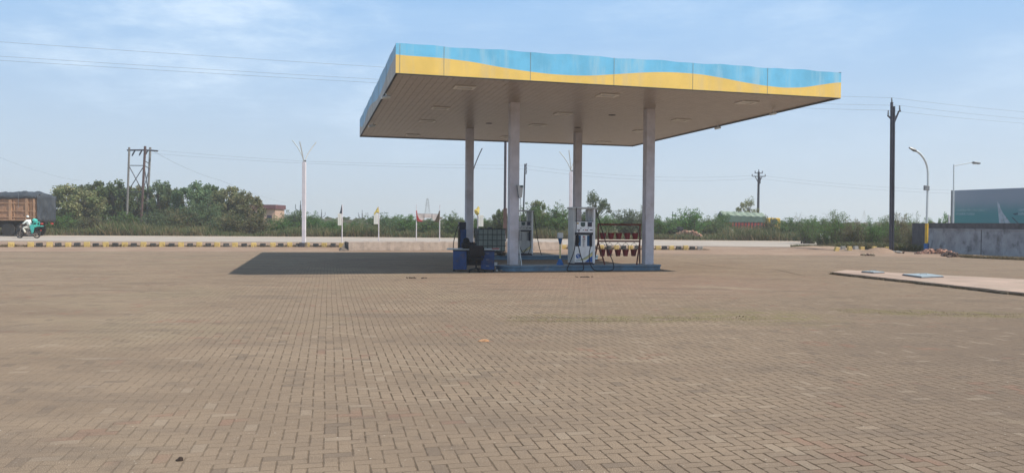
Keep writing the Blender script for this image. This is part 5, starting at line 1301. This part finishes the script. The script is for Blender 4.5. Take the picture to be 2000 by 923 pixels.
bl_ = [(70, 424, 78, 95, lf_green, 'low green bush behind the rear of the tipper truck'), (118, 420, 80, 90, lf_green, 'green bush at the foot of the yellowish tree'), (180, 424, 79, 90, lf_weed, 'brownish green bush below the dark round tree'), (240, 416, 80, 80, lf_green, 'bright green bush at the foot of the three legged structure'),
 (305, 412, 80, 70, lf_blue, 'blue green bush right of the three legged structure'), (345, 405, 82, 70, lf_weed, 'brownish bush below the small dark tree'), (400, 392, 84, 90, lf_blue, 'large blue green thorn bush below the middle of the left tree row'), (450, 418, 79, 90, lf_weed, 'weedy bush below the second last tree of the left row'),
 (500, 420, 80, 74, lf_weed, 'weedy bush in front of the peach building'), (545, 424, 84, 60, lf_green, 'low bush just right of the peach building'), (577, 410, 92, 60, lf_blue, 'round thorn bush left of the white pillar lamp'), (610, 418, 90, 50, lf_green, 'thorn bush just right of the white pillar lamp'),
 (650, 431, 86, 70, lf_green, 'low bush behind the dark flag sign'), (700, 434, 84, 70, lf_green, 'low bush between the two flag signs'), (742, 418, 82, 74, lf_blue, 'rounded bush behind the yellow flag sign'), (790, 419, 84, 70, lf_green, 'bush just left of the torn banner'), (836, 430, 82, 74, lf_green, 'low bush under the torn banner'),
 (884, 419, 80, 56, lf_green, 'bush left of the rear left column'), (930, 424, 84, 60, lf_green, 'bush behind the caged tank'), (962, 428, 84, 50, lf_blue, 'low bush right behind the caged tank'), (1010, 420, 82, 60, lf_green, 'bush behind the front left column'),
 (1042, 402, 82, 80, lf_green, 'tall bright green bush behind the rear dispenser'), (1090, 404, 82, 80, lf_green, 'tall bright green bush left of the front dispenser'), (1130, 412, 84, 70, lf_green, 'green bush behind the front dispenser'), (1180, 418, 82, 70, lf_green, 'bush behind the upper row of buckets'), (1222, 409, 84, 66, lf_blue, 'bushy thorn scrub behind the fire bucket rack'),
 (1262, 411, 86, 56, lf_blue, 'thorn bush behind the front right column'), (1296, 426, 80, 70, lf_green, 'bush just right of the front right column'), (1345, 411, 82, 76, lf_green, 'tall feathery thorn bush behind the brick heap'), (1390, 424, 84, 56, lf_dark, 'dark bush right of the brick heap'),
 (1408, 417, 88, 50, lf_green, 'green bush covering the left end of the green truck'), (1450, 446, 84, 90, lf_weed, 'weedy bush below the boards of the green truck'), (1503, 426, 86, 40, lf_olive, 'yellowish bush hiding the front of the green truck'), (1540, 428, 84, 70, lf_green, 'bush right of the green truck'), (1583, 424, 84, 66, lf_green, 'thorn bush halfway between the green truck and the tall pole'), (1620, 428, 84, 60, lf_green, 'far bush left behind the nearer scrub')]
for i, (px, yt, Y, w, mt_, lab) in enumerate(bl_):
    plant(BUSH[i % 5], px, yt, Y, w * 1.12, mt_, lab, 'scrub_bush', 'bush', gB, names=B_N, H0=2.6, R0=2.2)
    # a second lower one fills between neighbours, farther back
nb = [(1580, 432, 66, 60, 'feathery thorn bush at the end of the visible road'), (1640, 418, 58, 78, 'near feathery scrub bush above the tilted yellow block'), (1668, 432, 53, 62, 'near scrub bush above the bright yellow block'), (1702, 428, 54, 62, 'near scrub bush left of the tall dark pole'), (1728, 427, 57, 52, 'near scrub bush directly behind the tall dark pole'), (1752, 421, 60, 64, 'near scrub bush right of the tall dark pole'), (1778, 420, 64, 50, 'near scrub bush touching the boundary wall end'), (1745, 452, 53, 50, 'low weedy bush at the foot of the tall dark pole'), (1782, 446, 56, 46, 'low weedy bush beside the wall corner'), (1610, 448, 60, 60, 'low near bush at the end of the visible road'), (1815, 428, 72, 40, 'bush top showing above the wall behind the curved lamp')]
for i, (px, yt, Y, w, lab) in enumerate(nb):
    plant(NBUSH[i % 3], px, yt, Y, w * 1.1, (lf_green, lf_green, lf_weed)[i % 3] if 'weedy' not in lab else lf_weed, lab, 'scrub_bush', 'bush', 'near scrub bushes by the tall pole', names=B_N, H0=2.3, R0=1.7)
for px, yt, Y, w, lab in ((1628, 413, 60, 72, 'bare branched thorn bush with arching twigs above the near scrub'), (1745, 415, 62, 60, 'thin twiggy bush top right of the tall dark pole'), (1253, 404, 84, 50, 'thin twiggy bush top left of the front right column'), (1560, 418, 84, 56, 'thin twiggy bush top right of the green truck')):
    plant(FINE, px, yt, Y, w, lf_olive, lab, 'thorn_bush', 'bush', names=B_N, H0=3.0, R0=2.3)

# uncountable cover
def blades(name, area, n, h, w, mat, label, seed, zfun=None, lean=.35):
    rr = random.Random(seed); b = MB()
    for k in range(n):
        x, y = area(rr); hh = h * rr.uniform(.45, 1.15) * (zfun(x, y) if zfun else 1); a = rr.uniform(0, PI); ww = w * rr.uniform(.5, 1.2)
        dx, dy = math.cos(a) * ww, math.sin(a) * ww; lx, ly = rr.gauss(0, lean) * hh, rr.gauss(0, lean) * hh
        b.v += [(x - dx, y - dy, 0), (x + dx, y + dy, 0), (x + lx + dx * .6, y + ly + dy * .6, hh * .6), (x + lx * 1.8, y + ly * 1.8, hh)]
        i0 = len(b.v) - 4; b.f.append((i0, i0 + 1, i0 + 2, i0 + 3)); b.m.append(0)
    return tag(b.build(name, mat, None), label, 'grass', None, 'stuff')
def farY(x):
    for p, q in zip(far2[:-1], far2[1:]):
        if p.x <= x <= q.x: return p.y + (q.y - p.y) * (x - p.x) / (q.x - p.x)
    return far2[-1].y
def area1(rr):
    x = rr.uniform(-62, 62); return x, farY(x) + .4 + 6 * rr.random() ** 1.3
und = lambda x, y: .75 + .3 * math.sin(x * .31) + .2 * math.sin(x * .83 + 1) + .12 * math.sin(x * 2.3)
blades('roadside_weeds', area1, 42000, 1.1, .05, lf_weed, 'tall brownish weeds along the far side of the road', 1, und, lean=.16)
blades('dry_grass', lambda rr: (lambda x: (x, farY(x) + .1 + 1.8 * rr.random()))(rr.uniform(-62, 62)), 15000, .60, .04, lf_dry, 'dry straw grass at the far road edge', 2, und, lean=.2)
def area2(rr):
    x = rr.uniform(-90, 90); return x, farY(x) + 6 + 22 * rr.random()
blades('field_weeds', area2, 30000, 1.3, .10, lf_weed, 'green weeds covering the field beyond the road', 3, und)
# tufts between the kerb blocks
def area3(rr):
    k = rr.random()
    if k < .68: q, a = online(KL, rr.uniform(-60, 668))
    else: q, a = online(KR, rr.uniform(1100, 1385))
    return q.x + rr.uniform(-.1, .1), q.y + rr.uniform(-.14, .35)
blades('kerb_grass', area3, 6500, .16, .014, lf_dry, 'short grass tufts between the painted kerb blocks', 4, lambda x, y: .6 + .6 * abs(math.sin(x * 1.3) * math.sin(x * .37)))
def area4(rr):
    a, c = G(1560, 485), G(1790, 490); p = a.lerp(c, rr.random()); return p.x, p.y + rr.uniform(-.6, 1.6)
blades('weeds', area4, 9000, .42, .03, lf_weed, 'low weeds around the scattered kerb blocks by the tall pole', 5, und)
def area5(rr):
    a, c = G(1868, 502), G(2100, 512); p = a.lerp(c, rr.random()); return p.x, p.y + rr.uniform(-.5, .6)
blades('wall_grass', area5, 5000, .16, .02, lf_dry, 'dry grass strip along the foot of the boundary wall', 6)
def area6(rr):
    t = rr.random() ** 1.4; p = pa.lerp(pb2, t * .9); return p.x + rr.uniform(-.1, .1), p.y + rr.uniform(-.14, .02)
blades('pad_grass', area6, 1800, .07, .010, lf_dry, 'small withered grass along the edge of the concrete pad', 7)
def area7(rr):
    if rr.random() < .6:
        a, c = G(990, 624), G(1500, 622)
    else: a, c = G(1640, 608), G(2050, 618)
    p = a.lerp(c, rr.random()); return p.x, p.y + rr.gauss(0, .30)
blades('moss_tufts', area7, 2600, .018, .005, lf_dry, 'tiny tufts growing along the open paving seam', 8)
# flowering plumes
for px, py, Y, lab in ((1432, 459, farY(22) + 1.5, 'white flowering grass clump in front of the green truck'), (1622, 459, 57.5, 'white flowering weed left of the near scrub bushes'), (395, 0, 0, '')):
    if not lab: continue
    q = D(px, py, Y); rr = random.Random(px); t_ = thing('flowering_grass', lab, 'flowers', (q.x, Y, 0), 0)
    b, b2 = MB(), MB()
    for k in range(8 if px < 1600 else 5):
        x, z = rr.uniform(-.85, .85), q.z + rr.uniform(-.5, .45); b2.tube([(x * .4, 0, 0), (x * .8, 0, z * .6), (x, 0, z)], .012, 4)
        for i in range(7): add_leaf(b, Vector((x + rr.gauss(0, .04), rr.gauss(0, .04), z + rr.gauss(0, .08))), .09, rr, 0, .5)
    b.build('plume', m_flower, t_); b2.build('stem', lf_dry, t_)
# far woodland along the horizon
b = MB(); rr = random.Random(77)
for k in range(9000):
    x = rr.uniform(-1300, 1300); y = 950 + rr.uniform(0, 160); h = 4.2 + 1.8 * math.sin(x * .011) + 1.2 * math.sin(x * .043 + 2)
    c = Vector((x, y, rr.uniform(0, 1) * h)); s = rr.uniform(3.0, 6.5)
    a = rr.uniform(-.5, .5); b.v += [(c.x - s, c.y, c.z - s * .3), (c.x, c.y + s * a, c.z - s * .35), (c.x + s, c.y, c.z), (c.x + s * .1, c.y, c.z + s * .35)]; i0 = len(b.v) - 4; b.f.append((i0, i0 + 1, i0 + 2, i0 + 3)); b.m.append(0)
tag(b.build('far_woodland', lf_dark, None), 'hazy line of far woodland along the horizon', 'woodland', None, 'stuff')
b = MB()
for k in range(9000):
    x = rr.uniform(-330, 330); y = 150 + 250 * rr.random() ** .8; h = 1.9 + .7 * math.sin(x * .05 + y * .02) 
    c = Vector((x, y, rr.uniform(0, 1) * h)); s = rr.uniform(.7, 1.6) * y / 220
    b.v += [(c.x - s, c.y, c.z - s * .3), (c.x, c.y + .3, c.z - s * .4), (c.x + s, c.y, c.z), (c.x + s * .1, c.y, c.z + s * .4)]; i0 = len(b.v) - 4; b.f.append((i0, i0 + 1, i0 + 2, i0 + 3)); b.m.append(0)
tag(b.build('middle_scrub', lf_weed, None), 'low scrub spread over the plain behind the bushes', 'scrub', None, 'stuff')

# ------------------------------------------------------------------ LITTER
def litter(px, py, s, mt_, lab, n=1, name='dead_leaf', cat='leaf', seed=1):
    q = G(px, py); rr = random.Random(seed); b = MB()
    for k in range(n):
        c = Vector((rr.gauss(0, 1) * s * (n > 1) * 4, rr.gauss(0, 1) * s * (n > 1) * 3, .012)); m_ = 7
        ring = [(c.x + s * math.cos(2 * PI * i / m_) * rr.uniform(.7, 1.1), c.y + s * .55 * math.sin(2 * PI * i / m_) * rr.uniform(.7, 1.1), rr.uniform(.004, .03)) for i in range(m_)]
        b.raw([tuple(c + Vector((0, 0, .008)))] + ring + [(x, y, 0.001) for x, y, z in ring], [(0, 1 + i, 1 + (i + 1) % m_) for i in range(m_)] + [(1 + i, 1 + m_ + i, 1 + m_ + (i + 1) % m_, 1 + (i + 1) % m_) for i in range(m_)])
    o = b.build(name, mt_, None); o.location = q; o.rotation_euler[2] = rr.uniform(-.3, .3); tag(o, lab, cat)
litter(350, 899, .028, m_litter, 'curled dark dead leaf on the paving near the bottom left')
litter(943, 666, .085, m_litter2, 'flat orange chip lying on the paving in the middle foreground', name='brick_chip', cat='chip')
litter(808, 543, .035, m_litter, 'small scatter of dark dead leaves below the canopy shadow', 14, 'dead_leaves', 'leaves', 3)
litter(1140, 541, .028, m_litter, 'short row of dark leaf scraps in front of the front island', 16, 'dead_leaves', 'leaves', 4)
litter(1205, 497.5, .10, m_litter, 'dark leaf scraps on the sunny paving seen under the bucket rack', 3, 'dead_leaves', 'leaves', 5)
litter(1446, 618, .012, m_litter, 'tiny dark twig scrap on the mossy strip', 2, 'twig', 'twig', 6)

SPLIT = ('panel_seam', 'cast_joint', 'insulator', 'bracket', 'car_print', 'label_strip', 'sticker', 'stool_leg', 'stool_seat', 'finger', 'sunlit_strip', 'upright_rib', 'side_rail', 'painted_panel', 'nozzle_boot', 'notice_mark', 'hose')
def split_loose(o):
    me = o.data; n = len(me.vertices); par = list(range(n))
    def fd(i):
        while par[i] != i: par[i] = par[par[i]]; i = par[i]
        return i
    for e in me.edges:
        a, c = fd(e.vertices[0]), fd(e.vertices[1])
        if a != c: par[a] = c
    comp = {}
    for p in me.polygons: comp.setdefault(fd(p.vertices[0]), []).append(p)
    if len(comp) < 2: return
    base = o.name.split('.')[0]; first = True
    for ps in comp.values():
        idx = {}; fs = []
        for p in ps: fs.append([idx.setdefault(v, len(idx)) for v in p.vertices])
        m2 = bpy.data.meshes.new(base); m2.from_pydata([tuple(me.vertices[v].co) for v in idx], [], fs)
        for mt_ in me.materials: m2.materials.append(mt_)
        m2.polygons.foreach_set('material_index', [p.material_index for p in ps]); m2.polygons.foreach_set('use_smooth', [p.use_smooth for p in ps]); m2.update()
        if first: o.data = m2; first = False
        else:
            c = o.copy(); c.data = m2; c.name = base; COL.objects.link(c)
for o in list(bpy.data.objects):
    if o.type == 'MESH' and o.parent and o.name.split('.')[0] in SPLIT and not kids(o): split_loose(o)

# ------------------------------------------------------------------ CAMERA, SUN, SKY
cam = bpy.data.cameras.new('camera'); co = bpy.data.objects.new('camera', cam); COL.objects.link(co); S.camera = co
cam.sensor_fit = 'HORIZONTAL'; cam.sensor_width = 36; cam.lens = 36 * F / 2000; cam.clip_end = 6000; cam.clip_start = .05
co.matrix_world = Matrix.Translation((0, 0, EYE)) @ Matrix.Rotation(PI / 2 - PITCH, 4, 'X') @ Matrix.Rotation(ROLL, 4, 'Z')
hx, hy = .83, -.341; el = math.atan2(1.0, math.hypot(hx, hy))
sd = Vector((hx, hy, 1)).normalized()
sl = bpy.data.lights.new('sun', 'SUN'); sl.energy = 4.8; sl.angle = math.radians(.6); sl.color = (1.0, .935, .83)
so = bpy.data.objects.new('sun', sl); COL.objects.link(so); so.rotation_euler = sd.to_track_quat('Z', 'Y').to_euler()
wd = bpy.data.worlds.new('World'); S.world = wd; wd.use_nodes = True; w = wd.node_tree; w.nodes.clear()
class WT(NT):
    def __init__(s, t): s.t = t; s.n = t.nodes; s.l = t.links
t = WT(w)
sky = t.n.new('ShaderNodeTexSky'); sky.sky_type = 'NISHITA'; sky.sun_disc = False; sky.sun_elevation = el; sky.sun_rotation = math.atan2(hx, hy)
sky.air_density = 1.0; sky.dust_density = 1.6; sky.ozone_density = 1.6; sky.altitude = 0
dv = t.n.new('ShaderNodeTexCoord').outputs['Generated']; x, y, z = t.sep(dv)
zc = t.m('ADD', t.m('MAXIMUM', z, 0.0), .10)
uv = t.comb(t.m('DIVIDE', x, zc), t.m('DIVIDE', y, zc), 0.0)
n1 = t.noise(t.mapv(uv, (.55, .9, 1), .35), .8, 7, .6); n2c = t.noise(t.mapv(uv, (.35, 1.6, 1), -.25, (3, 1, 0)), 1.1, 6, .62); n3 = t.noise(t.mapv(uv, (1, 1, 1), 0, (7, 2, 0)), .33, 4, .5)
cl = t.m('ADD', t.m('MULTIPLY', t.ramp(n1, .40, .68), .8), t.m('MULTIPLY', t.ramp(n2c, .45, .75), .6))
n4 = t.noise(t.mapv(uv, (1.2, 3.2, 1), -.5, (1, 5, 0)), 2.4, 8, .68)
cl = t.m('ADD', t.m('MULTIPLY', cl, .7), t.m('MULTIPLY', t.ramp(n4, .45, .8), .5))
cl = t.m('MULTIPLY', cl, t.ramp(n3, .40, .56, .12, 1.0)); mp_ = t.n.new('ShaderNodeMapping'); t.put(mp_.inputs[0], dv); mp_.inputs['Scale'].default_value = (2.4, 2.4, 6.5); mp_.inputs['Rotation'].default_value = (0, .30, 0)
mq_ = t.n.new('ShaderNodeMapping'); t.put(mq_.inputs[0], dv); mq_.inputs['Scale'].default_value = (7, 7, 24); mq_.inputs['Rotation'].default_value = (0, .45, 0); mq_.inputs['Location'].default_value = (3, 1, 2)
ca = t.ramp(t.noise(mp_.outputs[0], 1.5, 9, .6), .44, .70); cb_ = t.ramp(t.noise(mq_.outputs[0], 1.2, 8, .66), .32, .72)
left = t.ramp(x, .12, -.25, .45, 1.0)
cl = t.m('ADD', t.m('MULTIPLY', t.m('MULTIPLY', ca, t.m('ADD', t.m('MULTIPLY', cb_, .8), .3)), left), t.m('MULTIPLY', cl, .25))
cl = t.m('MULTIPLY', cl, t.ramp(z, .03, .16)); cl = t.m('MINIMUM', cl, .9)
hzn = t.ramp(z, -.02, .5, .95, .85)
vcol = t.mix(t.ramp(z, .02, .30), (7.1, 8.9, 10.9), (4.1, 7.5, 12.2))
vcol = t.mix(t.ramp(z, .33, .85), vcol, (2.6, 4.0, 5.8))
veil = t.mix(hzn, sky.outputs[0], vcol)
cc = t.mix(t.m('MULTIPLY', cl, 1.0), veil, (8.9, 11.1, 13.6))
bg = t.n.new('ShaderNodeBackground'); t.put(bg.inputs[0], cc); bg.inputs[1].default_value = .078
wo = t.n.new('ShaderNodeOutputWorld'); t.l.new(bg.outputs[0], wo.inputs[0])
S.view_settings.view_transform = 'Standard'; S.view_settings.look = 'None'; S.view_settings.exposure = .05; S.view_settings.gamma = 1
S.render.engine = 'CYCLES'; S.cycles.volume_bounces = 1; S.cycles.max_bounces = 6
